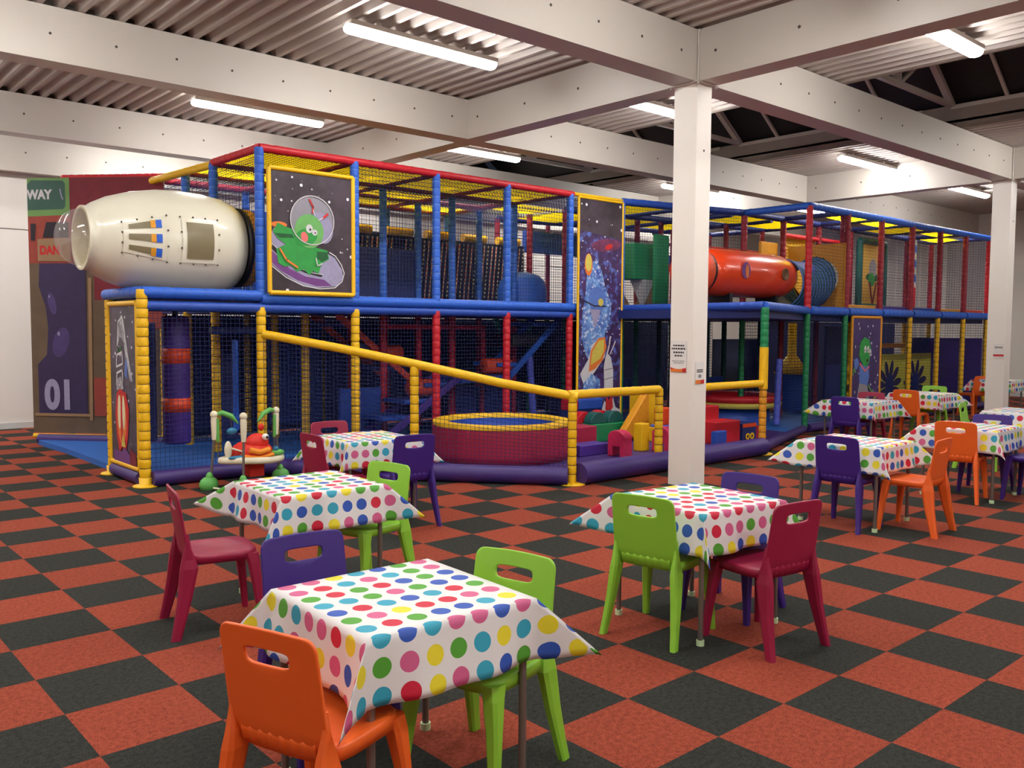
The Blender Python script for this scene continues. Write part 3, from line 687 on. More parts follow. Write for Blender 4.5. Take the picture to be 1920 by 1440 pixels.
# top rails
for x0_, x1_ in zip(XR[:-1], XR[1:]): rail(FB, (x0_, 4.6, ZR), (x1_, 4.6, ZR), 'foam_blue', .062, 'top_rail')
rail(FB, (10.28, 4.6, ZR), (10.28, 5.85, ZR), 'foam_blue', .06, 'top_rail'); rail(FB, (7.72, 6.42, ZR), (10.28, 5.85, ZR), 'foam_royal', .06, 'top_rail')
rail(FB, (10.28, 5.85, ZR), (17.78, 5.85, ZR), 'foam_navy', .06, 'top_rail')
for x in XR[1:]: rail(FB, (x, 4.6, ZR), (x, 5.85, ZR), 'foam_navy', .045, 'top_rail')
rail(FB, (7.72, 7.7, ZR), (12.78, 7.1, ZR), 'foam_navy', .055, 'top_rail'); rail(FB, (7.72, 9.5, ZR), (12.78, 8.4, ZR), 'foam_navy', .055, 'top_rail')
for x in (9.03, 10.28, 11.53, 12.78): rail(FB, (x, 6.1, ZR), (x+.1, 9.0, ZR), 'foam_navy', .05, 'top_rail')
for (xa, ya, xb, yb) in ((7.85, 6.55, 8.95, 7.5), (7.85, 7.85, 8.95, 9.2), (9.1, 7.75, 10.2, 9.0), (10.4, 5.95, 11.4, 6.95), (11.65, 5.95, 12.7, 6.95), (10.4, 7.3, 11.4, 8.5), (12.85, 4.7, 13.95, 5.2), (14.1, 4.9, 15.2, 5.75), (15.4, 4.7, 16.45, 5.2), (16.6, 5.2, 17.7, 5.75), (11.6, 4.7, 12.7, 5.2)):
    sag_sheet(xa, xb, ya, yb, FB)
for i in range(6):
    a_, c_ = XR[i]+.05, XR[i+1]-.05
    netp(FB, [(a_, 4.6, ZD+.1), (c_, 4.6, ZD+.1), (c_, 4.6, ZR-.05), (a_, 4.6, ZR-.05)], pitch=.055)
    if i != 1: netp(FB, [(a_, 4.6, .12), (c_, 4.6, .12), (c_, 4.6, ZD-.09), (a_, 4.6, ZD-.09)], pitch=.055)
    if i > 1: netp(FB, [(a_, 5.85, ZD+.1), (c_, 5.85, ZD+.1), (c_, 5.85, ZR-.05), (a_, 5.85, ZR-.05)], pitch=.055)
    netp(FB, [(a_, 5.85, .12), (c_, 5.85, .12), (c_, 5.85, ZD-.09), (a_, 5.85, ZD-.09)], pitch=.055, th=.009)
netp(FB, [(17.78, 4.65, .12), (17.78, 5.8, .12), (17.78, 5.8, ZR), (17.78, 4.65, ZR)], pitch=.055)
netp(FB, [(7.5, 3.68, .95), (7.72, 6.4, .95), (7.72, 6.4, ZD-.05), (7.5, 3.68, ZD-.05)], pitch=.055) if False else None
netp(FB, [(7.8, 6.4, ZD+.1), (10.2, 5.87, ZD+.1), (10.2, 5.87, ZR-.05), (7.8, 6.4, ZR-.05)], pitch=.055)
netp(FB, [(7.8, 6.42, .15), (10.2, 6.42, .15), (10.2, 6.42, 1.9), (7.8, 6.42, 1.9)], pitch=.05, th=.008)
netp(FB, [(7.8, 9.4, .15), (12.7, 8.4, .15), (12.7, 8.4, 1.9), (7.8, 9.4, 1.9)], pitch=.045, th=.01)
netp(FB, [(7.8, 9.4, 2.1), (12.7, 8.4, 2.1), (12.7, 8.4, 3.6), (7.8, 9.4, 3.6)], pitch=.05, th=.008)
b = MB(); b.box((7.75, 9.5, .1), (12.8, 9.52, 1.86), 'darkening_sheet'); b.box((12.85, 8.3, .1), (21.0, 8.32, 1.5), 'darkening_sheet'); b.build('added_dark_backing', FB)  # added sheets behind the wing, darkening what shows through the nets
# inside pads of the wing
pad(FB, (8.0, 8.3, .15), (8.5, 8.36, 1.8), 'foam_navy'); pad(FB, (8.7, 8.3, 1.2), (10.0, 8.36, 1.4), 'foam_navy'); pad(FB, (9.3, 8.28, .15), (9.6, 8.34, 1.85), 'foam_navy')
pad(FB, (8.7, 8.28, .15), (10.2, 8.34, .75), 'foam_royal'); pad(FB, (10.35, 7.0, .15), (11.4, 7.06, .8), 'foam_royal'); pad(FB, (13.1, 5.8, .1), (13.95, 5.86, 1.8), 'foam_navy')
pad(FB, (14.1, 7.9, 0.02), (20.5, 8.0, 1.9), 'foam_navy', 'back_wall_pad')
pad(FB, (17.72, 4.65, .1), (17.76, 5.82, 1.55), 'foam_purple'); pad(FB, (16.6, 5.78, .1), (17.7, 5.82, 1.55), 'foam_navy')
pad(FB, (8.62, 6.46, 2.14), (8.98, 6.52, 3.3), 'foam_green'); pad(FB, (9.35, 6.2, 2.5), (9.6, 6.26, 3.65), 'foam_green')
pad(FB, (10.4, 8.6, 2.9), (12.4, 8.7, 3.25), 'foam_blue'); pad(FB, (7.9, 8.9, 3.1), (10.2, 9.0, 3.5), 'foam_royal')
rail(FB, (10.35, 7.1, 3.25), (12.7, 7.1, 3.25), 'foam_red', .05, 'cross_bar'); rail(FB, (11.53, 5.85, 3.45), (14.0, 5.85, 3.45), 'foam_red', .045, 'cross_bar')
rail(FB, (14.1, 5.85, 1.38), (17.7, 5.85, 1.38), 'foam_amber', .05, 'cross_bar')
pad(FB, (10.9, 5.9, 2.15), (11.45, 5.96, 3.3), 'foam_amber')
# short rail ladder in the yellow net
netp(FB, [(11.6, 5.9, 2.15), (12.7, 5.9, 2.15), (12.7, 5.9, 3.4), (11.6, 5.9, 3.4)], m='net_yellow', pitch=.06, th=.03)

# ------------------------------------------------------------------ toddler enclosure
FC = thing('toddler_fence', 'thick yellow padded rail fence around the toddler soft play corner', 'fence')
A_, B_, C_, D_ = (1.53, 6.36), (3.8, 3.62), (5.25, 3.6), (7.5, 3.62)
b = MB(); b.path([(A_[0], A_[1], 1.62), (2.1, 5.67, 1.47), (2.67, 4.99, 1.3), (3.3, 4.23, 1.1), (3.84, 3.58, .96)], .05, 'foam_yellow', 14); b.build('sloping_rail', FC)
rail(FC, (B_[0]-.05, B_[1]+.02, .985), (C_[0], C_[1], .985), 'foam_yellow', .05, 'rail', .03)
rail(FC, (5.95, 3.61, .975), (D_[0], D_[1], .975), 'foam_yellow', .05, 'rail', .02)
for x, y, za, zb, m in ((B_[0], B_[1], .02, 1.0, 'foam_yellow'), (C_[0], C_[1], .13, 1.0, 'foam_yellow'), (D_[0], D_[1], .02, .98, 'foam_amber'), (2.67, 4.99, .12, 1.27, 'foam_yellow')): post(FC, x, y, za, zb, m, .05)
b = MB(); b.tube((D_[0], D_[1], .9), (D_[0], D_[1], 1.47), .06, 'foam_yellow', 14); b.build('smooth_sleeve', FC)
for x, y in (B_, D_):
    b = MB(); b.lathe((x, y, 0), (0, 0, 1), [(0, .02), (0, .15), (.012, .15), (.022, .13), (.028, .04)], 'foam_yellow', 28); b.build('base_plate', FC)
def lerp2(a, b_, t): return (a[0]+(b_[0]-a[0])*t, a[1]+(b_[1]-a[1])*t)
m_ = (2.67, 4.99)
netp(FC, [(*A_, .16), (*m_, .16), (*m_, 1.27), (*A_, 1.58)]); netp(FC, [(*m_, .16), (B_[0], B_[1], .16), (B_[0], B_[1], .94), (*m_, 1.27)])
# padded base
def slabpoly(poly, za, zb, m, name, label, cat):
    o = deck(None, poly, za, zb, m); o.name = name; bv = o.modifiers.new('b', 'BEVEL'); bv.width = .035; bv.segments = 3; bv.limit_method = 'ANGLE'; return tag(o, label, cat)
slabpoly([(1.6, 6.3), (3.78, 3.66), (7.5, 3.68), (9.3, 4.35), (9.3, 6.38), (1.6, 6.38)], 0, .115, 'mat_purple', 'soft_floor_mat', 'low purple padded floor of the toddler corner around the round pit', 'play mat')
roll((1.5, 6.28), (3.72, 3.6), .1, 'mat_purple', 'edge_roll', 'long purple padded roll slanting in front of the round pit', 'padded roll', 'purple edge rolls')
roll((3.85, 3.55), (7.42, 3.56), .12, 'mat_purple', 'edge_roll', 'thick purple padded roll along the front of the toddler corner', 'padded roll', 'purple edge rolls')
roll((7.6, 3.68), (10.2, 4.58), .07, 'mat_purple', 'edge_roll', 'thin purple padded roll from the toddler corner to the first green post', 'padded roll', 'purple edge rolls')
roll((10.35, 4.58), (17.7, 4.58), .075, 'mat_purple', 'edge_roll', 'long thin purple padded roll along the right wing', 'padded roll', 'purple edge rolls')
tag(deck(None, [(9.35, 4.4), (10.3, 4.7), (17.7, 4.7), (17.7, 6.4), (9.35, 6.4)], 0, .09, 'mat_blue'), 'blue play mat under the right wing behind the green posts', 'play mat').name = 'play_mat'
# round pit
PC = (4.1, 5.15)
t = thing('ball_pit', 'round maroon padded pit with a yellow rim and blue inside', 'ball pit', (PC[0], PC[1], .115))
b = MB(); b.lathe((0, 0, 0), (0, 0, 1), [(0, .74), (0, .845), (.1, .853), (.22, .85), (.34, .853), (.41, .845)], 'foam_crimson', 64); b.build('wall', t)
b = MB(); b.lathe((0, 0, 0), (0, 0, 1), [(.41, .852), (.455, .855), (.462, .84), (.462, .71), (.45, .70), (.4, .70)], 'foam_yellow', 64); b.build('rim', t)
b = MB(); b.lathe((0, 0, 0), (0, 0, 1), [(.41, .70), (.3, .699), (.26, .66), (.25, .3), (.25, .01)], 'foam_royal', 64); b.build('lining', t)
# soft play shapes
def prism(pts, O, U, V, W, m, name=None, parent=None, bevel=.01):
    O, U, V, W = map(Vector, (O, U, V, W)); n = len(pts); b = MB()
    vs = [O+U*p[0]+V*p[1] for p in pts]+[O+U*p[0]+V*p[1]+W for p in pts]
    b.add(vs, [tuple(reversed(range(n))), tuple(range(n, 2*n))]+[(i, (i+1) % n, n+(i+1) % n, n+i) for i in range(n)], m); return b
def half(r, n=14, h=0): return [(-r, 0)]+([(-r, -h), (r, -h)] if h else [])+[(r*math.cos(PI*i/n), r*math.sin(PI*i/n)) for i in range(n)]
XU, YU, ZU = (1, 0, 0), (0, 1, 0), (0, 0, 1)
def soft(mb, name, label, bev=.012): return tag(mb.build(name, bevel=bev), label, 'soft play shape')
ZP = .115
b = MB(); b.box((5.32, 5.08, ZP), (5.76, 5.45, ZP+.27), 'foam_crimson'); soft(b, 'foam_block', 'maroon foam block right of the round pit behind the yellow post')
b = MB(); b.box((5.92, 5.3, ZP), (6.68, 5.75, ZP+.25), 'foam_green'); soft(b, 'foam_block', 'wide green foam block under the half round shapes')
ZG = ZP+.25
for x_, lb in ((6.06, 'red and green half round foam pair, left one, on the green block'), (6.42, 'red and green half round foam pair, right one beside the tall banner foot')):
    t = thing('rocker_shape', lb, 'soft play shape', group='half round foam shapes')
    prism(half(.165), (x_+.04, 5.36, ZG), XU, ZU, (0, .15, 0), 'foam_teal').build('green_half', t, bevel=.01); prism(half(.165), (x_-.06, 5.53, ZG), XU, ZU, (0, .15, 0), 'foam_red').build('red_half', t, bevel=.01)
t = thing('foam_bench', 'blue foam bench with a red end in front of the tall banner', 'soft play shape')
b = MB(); b.box((6.3, 5.95, .5), (6.82, 6.18, .66), 'foam_royal'); b.build('blue_cushion', t, bevel=.02); b = MB(); b.box((6.14, 5.95, .5), (6.29, 6.18, .66), 'foam_red'); b.build('red_cushion', t, bevel=.02)
b = MB(); b.box((6.14, 5.97, ZP), (6.82, 6.18, .5), 'foam_navy'); b.build('bench_base', t)
arch = [(-.14, 0), (-.14, .24)]+[(.14*math.cos(PI-PI*i/10), .24+.09*math.sin(PI*i/10)) for i in range(1, 10)]+[(.14, .24), (.14, 0), (.06, 0), (.06, .12), (-.06, .12), (-.06, 0)]
soft(prism(arch, (5.16, 4.2, ZP), YU, ZU, (.15, 0, 0), 'foam_magenta'), 'foam_arch', 'pink red foam arch standing on the purple floor')
b = MB(); b.box((4.78, 4.45, ZP), (5.3, 4.7, ZP+.14), 'foam_purple'); soft(b, 'foam_step', 'low purple foam step beside the round pit')
b = MB(); b.box((5.77, 4.3, ZP), (5.93, 4.44, ZP+.36), 'foam_yellow'); soft(b, 'foam_block', 'upright yellow foam block beside the yellow gate post')
soft(prism([(0, .15), (.25, 0), (.52, 0), (.52, .72)], (6.36, 5.1, ZP), XU, ZU, (0, .12, 0), 'foam_amber'), 'foam_wedge', 'yellow foam slide wedge left of the near column')
b = MB(); b.box((6.9, 5.15, ZP), (7.25, 5.5, ZP+.66), 'foam_yellow'); b.box((6.9, 5.15, ZP+.66), (7.25, 5.5, ZP+.72), 'foam_red'); soft(b, 'foam_block', 'tall yellow foam tower with red top beside the near column')
b = MB(); b.box((6.74, 4.72, ZP+.24), (6.95, 4.9, ZP+.48), 'foam_orange'); b.box((6.68, 4.66, ZP), (7.0, 4.95, ZP+.2), 'foam_yellow'); b.box((6.7, 4.68, ZP+.2), (6.98, 4.93, ZP+.24), 'foam_lilac'); soft(b, 'foam_stool', 'orange and yellow foam seat just left of the near column')
soft(prism(arch, (5.9, 4.1, ZP), YU, ZU, (.15, 0, 0), 'foam_magenta'), 'foam_arch', 'pink red foam arch half hidden by the near column')
b = MB(); b.box((7.1, 4.4, ZP), (7.6, 4.8, ZP+.5), 'foam_red'); b.box((7.1, 4.08, ZP), (7.66, 4.4, ZP+.31), 'foam_red'); soft(b, 'foam_steps', 'red foam steps right of the near column')
b = MB(); b.box((6.95, 3.98, ZP), (7.2, 4.07, ZP+.2), 'foam_royal'); soft(b, 'foam_block', 'small blue foam block in front of the red steps')
soft(prism([(0, 0), (.75, 0), (.0, .03)], (6.85, 3.8, ZP), XU, ZU, (0, .14, 0), 'foam_magenta'), 'foam_wedge', 'flat pink red foam wedge at the front right of the toddler floor')
t = thing('activity_cube', 'dark blue activity cube with two yellow rings at the fence corner post', 'soft play shape', (7.86, 4.22, ZP))
b = MB(); b.box((-.14, -.14, 0), (.2, .16, .25), 'foam_navy'); b.box((-.14, -.145, .19), (.2, -.14, .245), 'foam_orange'); b.box((.2, -.14, 0), (.28, .16, .2), 'foam_crimson'); b.build('cube_body', t, bevel=.01)
for dx_ in (-.03, .08):
    b = MB(); b.lathe((dx_, -.15, .06), (0, -1, 0), [(0, .025), (0, .05), (.01, .05), (.01, .025), (0, .025)], 'foam_yellow', 14); b.build('ring', t)
t = thing('foam_ring', 'round red padded ring with a pale yellow lower band behind the green posts', 'soft play shape', (10.3, 6.0, .09))
b = MB(); b.lathe((0, 0, 0), (0, 0, 1), [(0, .62), (.26, .62), (.26, .5)], 'foam_royal', 36); b.build('drum', t)
b = MB(); b.lathe((0, 0, .27), (0, 0, 1), [(0, .6), (0, .8), (.08, .82), (.09, .8), (.09, .6)], 'ink_yellow', 36); b.build('pale_band', t)
b = MB(); b.lathe((0, 0, .365), (0, 0, 1), [(0, .6), (0, .8), (.08, .83), (.12, .75), (.1, .6), (0, .55)], 'foam_red', 36); b.build('red_band', t)
# leaning foam columns
for (x0_, y0_, z0_, x1_, y1_, z1_, lb) in ((6.38, 7.0, .3, 6.26, 7.0, 1.28, 'pale blue foam column left of the tall rocket banner'), (10.05, 4.98, .12, 10.12, 5.0, 1.22, 'pale blue foam column between the yellow sleeve and the first green post')):
    b = MB(); b.pole((x0_, y0_, z0_ if x0_ > 7 else .07), (x1_, y1_, z1_), .055, 'foam_lilac', amp=.08); tag(b.build('foam_column'), lb, 'foam column', 'pale blue foam columns')
# staircase with rollers, rising to the right deck
def stair(label, x0_, z0_, x1_, z1_, y0_, y1_, n, ms, mt):
    t = thing('foam_staircase', label, 'stairs'); sl = (z1_-z0_)/(x1_-x0_)
    for y in (y0_, y1_):
        prism([(0, -.07), (x1_-x0_, z1_-z0_-.07), (x1_-x0_, z1_-z0_+.05), (0, .05)], (x0_, y, z0_), XU, ZU, (0, .05, 0), ms).build('stringer', t, bevel=.01)
    for i in range(n):
        f = (i+.5)/n; x, z = x0_+(x1_-x0_)*f, z0_+(z1_-z0_)*f; b = MB(); b.box((x-.42, y0_+.05, z-.03), (x+.02, y1_, z+.03), mt); b.build('tread', t, bevel=.01)
    return t
stair('blue staircase under the deck rising right towards the tall banner', 5.85, 1.0, 6.95, 1.92, 6.95, 7.6, 3, 'foam_blue', 'foam_blue')
stair('purple sided staircase behind the yellow slope, rising right to the middle platform', 3.5, .12, 4.9, 1.0, 7.0, 7.6, 4, 'foam_purple', 'foam_royal')
stair('dark staircase coming down right from the deck behind the yellow posts', 4.55, .95, 3.3, 1.9, 7.75, 8.45, 3, 'foam_orange', 'foam_navy')
t = thing('middle_platform', 'blue platform halfway up between the two staircases', 'platform')
b = MB(); b.box((4.9, 6.95, .9), (5.85, 7.65, 1.0), 'foam_royal'); b.build('platform_top', t, bevel=.02)
for x in (4.95, 5.8):
    b = MB(); b.tube((x, 7.6, .07), (x, 7.6, .9), .045, 'foam_dark_red', 10); b.build('leg', t)
for lb, x, y, z in (('orange foam roller on the blue staircase above the round pit', 5.75, 7.05, 1.13), ('orange foam roller on the purple sided staircase', 4.42, 7.1, .85), ('small orange roller half behind the yellow slope', 4.3, 7.9, 1.33)):
    b = MB(); b.lathe((x-.3, y+.1, z), (1, 0, 0), [(0, .01), (0, .09), (.03, .12), (.5, .12), (.53, .09), (.53, .01)], 'foam_orange', 18); tag(b.build('foam_roller'), lb, 'foam roller', 'orange foam rollers')
b = MB(); b.box((5.9, 6.98, 1.42), (6.5, 7.55, 1.62), 'rubber_black'); tag(b.build('black_cushion', bevel=.03), 'glossy black padded block on the blue staircase', 'soft play shape')
# punch bag and hanging swing
t = thing('punch_bag', 'fat purple punch bag with two orange bands hanging at the left end', 'punch bag', (.8, 7.1, 0))
b = MB(); b.lathe((0, 0, 0), (0, 0, 1), [(.35, .01), (.35, .145), (.38, .155), (1.78, .155), (1.82, .145), (1.83, .01)], 'foam_purple', 28); b.build('bag', t)
for za, zb in ((.72, .88), (1.28, 1.45)):
    b = MB(); b.lathe((0, 0, 0), (0, 0, 1), [(za, .15), (za, .158), (zb, .158), (zb, .15)], 'foam_orange', 28); b.build('band', t)
b = MB(); b.tube((0, 0, 1.82), (0, 0, 1.9), .03, 'rubber_black', 10); b.build('hanger', t)
t = thing('hanging_pole', 'slim blue hanging pole under a dark crossbar behind the bouncer', 'hanging pole')
b = MB(); b.pole((1.22, 7.1, 1.66), (1.8, 7.1, 1.66), .05, 'foam_navy'); b.build('crossbar', t)
b = MB(); b.tube((1.52, 7.1, .45), (1.52, 7.1, 1.55), .035, 'foam_blue', 12); b.build('pole', t)
# blower machine and striped pole, sunflower panels
t = thing('ball_cannon', 'blue drum with a yellow funnel tower behind the green posts', 'play machine', (13.1, 6.55, 0))
b = MB(); b.lathe((0, 0, 0), (0, 0, 1), [(.09, .33), (.8, .33), (.82, .3), (.82, .01)], 'foam_blue', 28); b.build('drum', t)
b = MB(); b.lathe((0, 0, 0), (0, 0, 1), [(.82, .34), (.85, .34), (.95, .26), (1.12, .15), (1.2, .09), (1.85, .085)], 'foam_yellow', 20); b.build('funnel', t)
t = thing('striped_pole', 'blue and white spiral striped pole on the upper deck at right', 'pole', (16.53, 5.7, 2.16))
b = MB(); b.tube((0, 0, 0), (0, 0, .5), .07, 'foam_red', 14); b.build('foot', t)
b = MB(); n = 16; st = 26
vs = []; 
for j in range(st+1):
    for i in range(n): a = 2*PI*i/n; vs.append(Vector((.07*math.cos(a), .07*math.sin(a), .5+j*.04)))
for j in range(st):
    for i in range(n):
        q = (i+1) % n; sel = ((i+j*2) % n) < n/2
        b.f.append([j*n+i, j*n+q, (j+1)*n+q, (j+1)*n+i]); b.mi.append(0 if sel else 1); b.sm.append(True)
b.v = [tuple(v) for v in vs]; b.mats = ['foam_blue', 'ink_white']; b.build('striped_sleeve', t)
def ell(cx_, cy_, a, b_, rot=0, n=22, t0=0, t1=2*PI):
    full = abs(t1-t0-2*PI) < 1e-6; L = []
    for i in range(n if full else n+1):
        th = t0+(t1-t0)*i/n; x, y = a*math.cos(th), b_*math.sin(th); L.append((cx_+x*math.cos(rot)-y*math.sin(rot), cy_+x*math.sin(rot)+y*math.cos(rot)))
    return L
class Art:       # flat printing on a sheet: polygons stacked a hair apart
    def __init__(s, O, U, V=(0, 0, 1)):
        s.O, s.U, s.V = Vector(O), Vector(U).normalized(), Vector(V).normalized(); s.N = s.U.cross(s.V); s.mb = MB(); s.k = 0; s.base = .006
    def P(s, u, v, d): return s.O+s.U*u+s.V*v+s.N*d
    def poly(s, m, pts):
        s.k += 1; d = s.base+.0009*s.k; s.mb.add([s.P(u, v, d) for u, v in pts], [tuple(range(len(pts)))], m)
    def sheet(s, m, w_, h_, th=.006):
        s.base = th*.8 if th > .002 else th
        vs = [s.P(u, v, d) for d in (-th, th*.8) for v in (0, h_) for u in (0, w_)]
        s.mb.add(vs, [(0, 2, 3, 1), (4, 5, 7, 6), (0, 1, 5, 4), (2, 6, 7, 3), (0, 4, 6, 2), (1, 3, 7, 5)], m)
    def line(s, m, pts, wd):
        for (a, b_) in zip(pts[:-1], pts[1:]):
            a, b_ = Vector(a), Vector(b_); d = (b_-a); 
            if d.length < 1e-6: continue
            nrm = Vector((-d.y, d.x)).normalized()*wd/2; e = d.normalized()*wd*.3
            s.poly(m, [tuple(a-e-nrm), tuple(b_+e-nrm), tuple(b_+e+nrm), tuple(a-e+nrm)]); s.k -= 1
        s.k += 1
    def text(s, m, body, u, v, size, sx_=1.0, bold=0, skew=0):
        s.k += 1; cu = bpy.data.curves.new('t', 'FONT'); cu.body = body; cu.size = size; cu.offset = bold; ob = bpy.data.objects.new('t', cu); COL.objects.link(ob)
        dg = bpy.context.evaluated_depsgraph_get(); dg.update(); me = bpy.data.meshes.new_from_object(ob.evaluated_get(dg))
        d = s.base+.0009*s.k; s.mb.add([s.P(u+q.co.x*sx_+skew*q.co.y, v+q.co.y, d) for q in me.vertices], [tuple(p.vertices) for p in me.polygons], m)
        bpy.data.objects.remove(ob); bpy.data.meshes.remove(me); bpy.data.curves.remove(cu)
    def border(s, w_, h_, r, m, parent, name='edging'):
        b = MB(); c = [s.P(0, 0, 0), s.P(w_, 0, 0), s.P(w_, h_, 0), s.P(0, h_, 0)]
        for i in range(4): b.tube(c[i], c[(i+1) % 4], r, m, 8, True)
        return b.build(name, parent)
# sunflower panels
FLW = [(14.08, 'sunflower panel with dark petals nearest the small alien banner'), (15.33, 'middle sunflower panel with dark petals behind the yellow posts'), (16.58, 'dim third sunflower panel nearest the purple end panel')]
for x, lb in FLW:
    t = thing('flower_panel', lb, 'play panel', group='sunflower panels')
    a = Art((x, 5.76, .1), (1, 0, 0)); a.sheet('ink_olive', 1.15, 1.1, .02)
    cu_, cv_ = .35, .42
    for i in range(11):
        th = 2*PI*i/11+.2; a.poly('ink_violet', ell(cu_+.38*math.cos(th), cv_+.36*math.sin(th), .2, .08, th, 16))
    a.poly('foam_navy', ell(cu_, cv_, .2, .28)); a.mb.build('panel', t)

# ------------------------------------------------------------------ rocket pod
RX, RY, RZ = 1.50, 7.06, 2.645
t = thing('rocket_pod', 'large cream rocket shaped crawl pod with a clear dome nose on the left deck', 'rocket pod', (RX, RY, RZ))
prof = [(0, .40), (.03, .46), (.08, .475), (.09, .50), (.22, .552), (.45, .59), (.72, .6), (.95, .584), (1.2, .54), (1.45, .462), (1.6, .385), (1.67, .335), (1.68, .345), (1.71, .345)]
b = MB(); b.lathe((0, 0, 0), (-1, 0, 0), prof, 'rocket_white', 48)
b.lathe((0, 0, 0), (-1, 0, 0), [(1.71, .345), (1.71, .31), (1.66, .30), (1.52, .30), (1.50, .001)], 'port_cream', 48); b.build('hull', t)
b = MB(); b.lathe((0, 0, 0), (-1, 0, 0), [(1.71, .305)]+[(1.71+.25*math.sin(PI/2*i/9), .305*math.cos(PI/2*i/9)+.002) for i in range(1, 10)], 'clear_dome', 40); b.build('clear_nose', t)
b = MB(); b.lathe((0, 0, 0), (1, 0, 0), [(0, .4), (.0, .47), (.05, .47), (.06, .4)], 'rubber_black', 40); b.build('black_gasket', t)
b = MB(); b.lathe((0, 0, 0), (1, 0, 0), [(.06, .38), (.06, .46), (.16, .46), (.17, .38)], 'foam_amber', 40); b.build('yellow_collar', t)
b = MB(); b.beam((-1.0, -.2, -.42), (-.72, -.26, -.56), .05, 'rubber_black'); b.build('strap', t)
def hull_r(h):
    for (h0, r0), (h1, r1) in zip(prof[:-1], prof[1:]):
        if h0 <= h <= h1: return r0+(r1-r0)*(h-h0)/max(1e-6, h1-h0)
    return .4
def on_hull(h, phi, d=.006): r = hull_r(h)+d; return Vector((-h, -r*math.cos(phi), r*math.sin(phi)))
def patch(pts, m, name, d=.006, sub=6):   # quad (h,phi) corners -> curved patch
    (a0, p0), (a1, p1), (a2, p2), (a3, p3) = pts; b = MB(); vs = []; fs = []
    for j in range(sub+1):
        for i in range(sub+1):
            u, v = i/sub, j/sub; h = (a0*(1-u)+a1*u)*(1-v)+(a3*(1-u)+a2*u)*v; p = (p0*(1-u)+p1*u)*(1-v)+(p3*(1-u)+p2*u)*v; vs.append(on_hull(h, p, d))
    for j in range(sub):
        for i in range(sub): fs.append((j*(sub+1)+i, j*(sub+1)+i+1, (j+1)*(sub+1)+i+1, (j+1)*(sub+1)+i))
    b.add(vs, fs, m, True); return b
def screws(mb, pts, n=4, d=.008):
    for k_ in range(4):
        (a0, p0), (a1, p1) = pts[k_], pts[(k_+1) % 4]
        for i in range(n):
            f = i/n; p = on_hull(a0+(a1-a0)*f, p0+(p1-p0)*f, d); mb.ball(p, .011, 'screw', 6, 4)
W1 = t
Q = [(.44, -.42), (.84, -.42), (.84, .40), (.44, .40)]
wn_ = patch(Q, 'rocket_white', 'x', .008); screws(wn_, [(.43, -.44), (.85, -.44), (.85, .42), (.43, .42)], 3, .012); wo = wn_.build('window_frame', t)
patch([(.49, -.34), (.79, -.34), (.79, .32), (.49, .32)], 'port_dark', 'x', .012).build('pane', wo)
wn_ = patch([(1.0, -.42), (1.42, -.34), (1.42, .30), (1.0, .42)], 'rocket_white', 'x', .008); screws(wn_, [(.99, -.44), (1.43, -.36), (1.43, .32), (.99, .44)], 3, .012); wo = wn_.build('window_frame', t)
for pa, pb, pc_, pd in ((-.36, -.20, -.17, -.27), (-.09, .07, .06, -.06), (.19, .35, .26, .16)):
    patch([(1.05, pa), (1.37, pd), (1.37, pc_), (1.05, pb)], 'port_dark', 'x', .012).build('pane', wo)
    patch([(1.05, pa), (1.11, pa*.95+pd*.05), (1.11, pb*.9+pc_*.1), (1.05, pb)], 'foam_blue', 'x', .015).build('pane_stripe', wo)
    patch([(1.11, pa*.92+pd*.08), (1.16, pa*.8+pd*.2), (1.16, pb*.75+pc_*.25), (1.11, pb*.9+pc_*.1)], 'foam_amber', 'x', .015).build('pane_stripe', wo)

# ------------------------------------------------------------------ orange barrel and net tunnel
t = thing('crawl_barrel', 'glossy orange crawl barrel with a round porthole on the upper level', 'crawl tube', (8.2, 5.22, 2.6))
b = MB(); b.lathe((0, 0, 0), (1, 0, 0), [(0, .001), (0, .27), (.04, .315), (.12, .352), (.25, .37), (1.2, .377), (2.0, .37), (2.22, .33), (2.36, .26), (2.4, .2), (2.35, .18)], 'tube_orange', 44); b.build('barrel', t)
b = MB(); b.lathe((1.78, -.37, .02), (0, -1, 0), [(0, .001), (.006, .085), (.014, .1), (.02, .1), (.02, .085), (.01, .08), (.008, .001)], 'barrel_window', 24); b.build('porthole', t)
b = MB(); a_ = []; b.add([Vector((.66+x, -.381, .03+y)) for x, y in ell(0, 0, .12, .13)], [tuple(range(22))], 'ink_purple'); b.add([Vector((.69+x, -.383, .02+y)) for x, y in ell(0, 0, .045, .11)], [tuple(range(22))], 'ink_orange'); b.build('worn_sticker', t)
b = MB(); b.lathe((0, 0, 0), (1, 0, 0), [(-.34, .01), (-.34, .33), (-.3, .36), (-.1, .36), (-.07, .33), (-.07, .01)], 'foam_orange', 32); b.lathe((0, 0, 0), (1, 0, 0), [(-.07, .3), (-.07, .325), (0, .325), (0, .28)], 'rubber_black', 32); b.build('end_collar', t)
for x_ in (.5, 1.8):
    b = MB(); b.box((x_, -.2, -.6), (x_+.08, .2, -.32), 'rubber_black'); b.build('cradle', t, bevel=.01)
t = thing('net_tunnel', 'green and blue ribbed net tunnel between the orange barrel and the yellow ring', 'crawl tube')
b = MB(); cs = []
for i in range(9):
    f = i/8; cs.append(Vector((10.45+1.0*f, 5.2-.05*f, 2.5-.12*math.sin(f*PI)+.1*f)))
for i in range(8):
    for k_ in range(3):
        c_ = cs[i].lerp(cs[i+1], k_/3); b.lathe(c_-Vector((.012, 0, 0)), (1, 0, 0), [(0, .405), (0, .425), (.022, .425), (.022, .405), (0, .405)], 'foam_teal' if (i+k_) % 2 else 'ink_blue', 28)
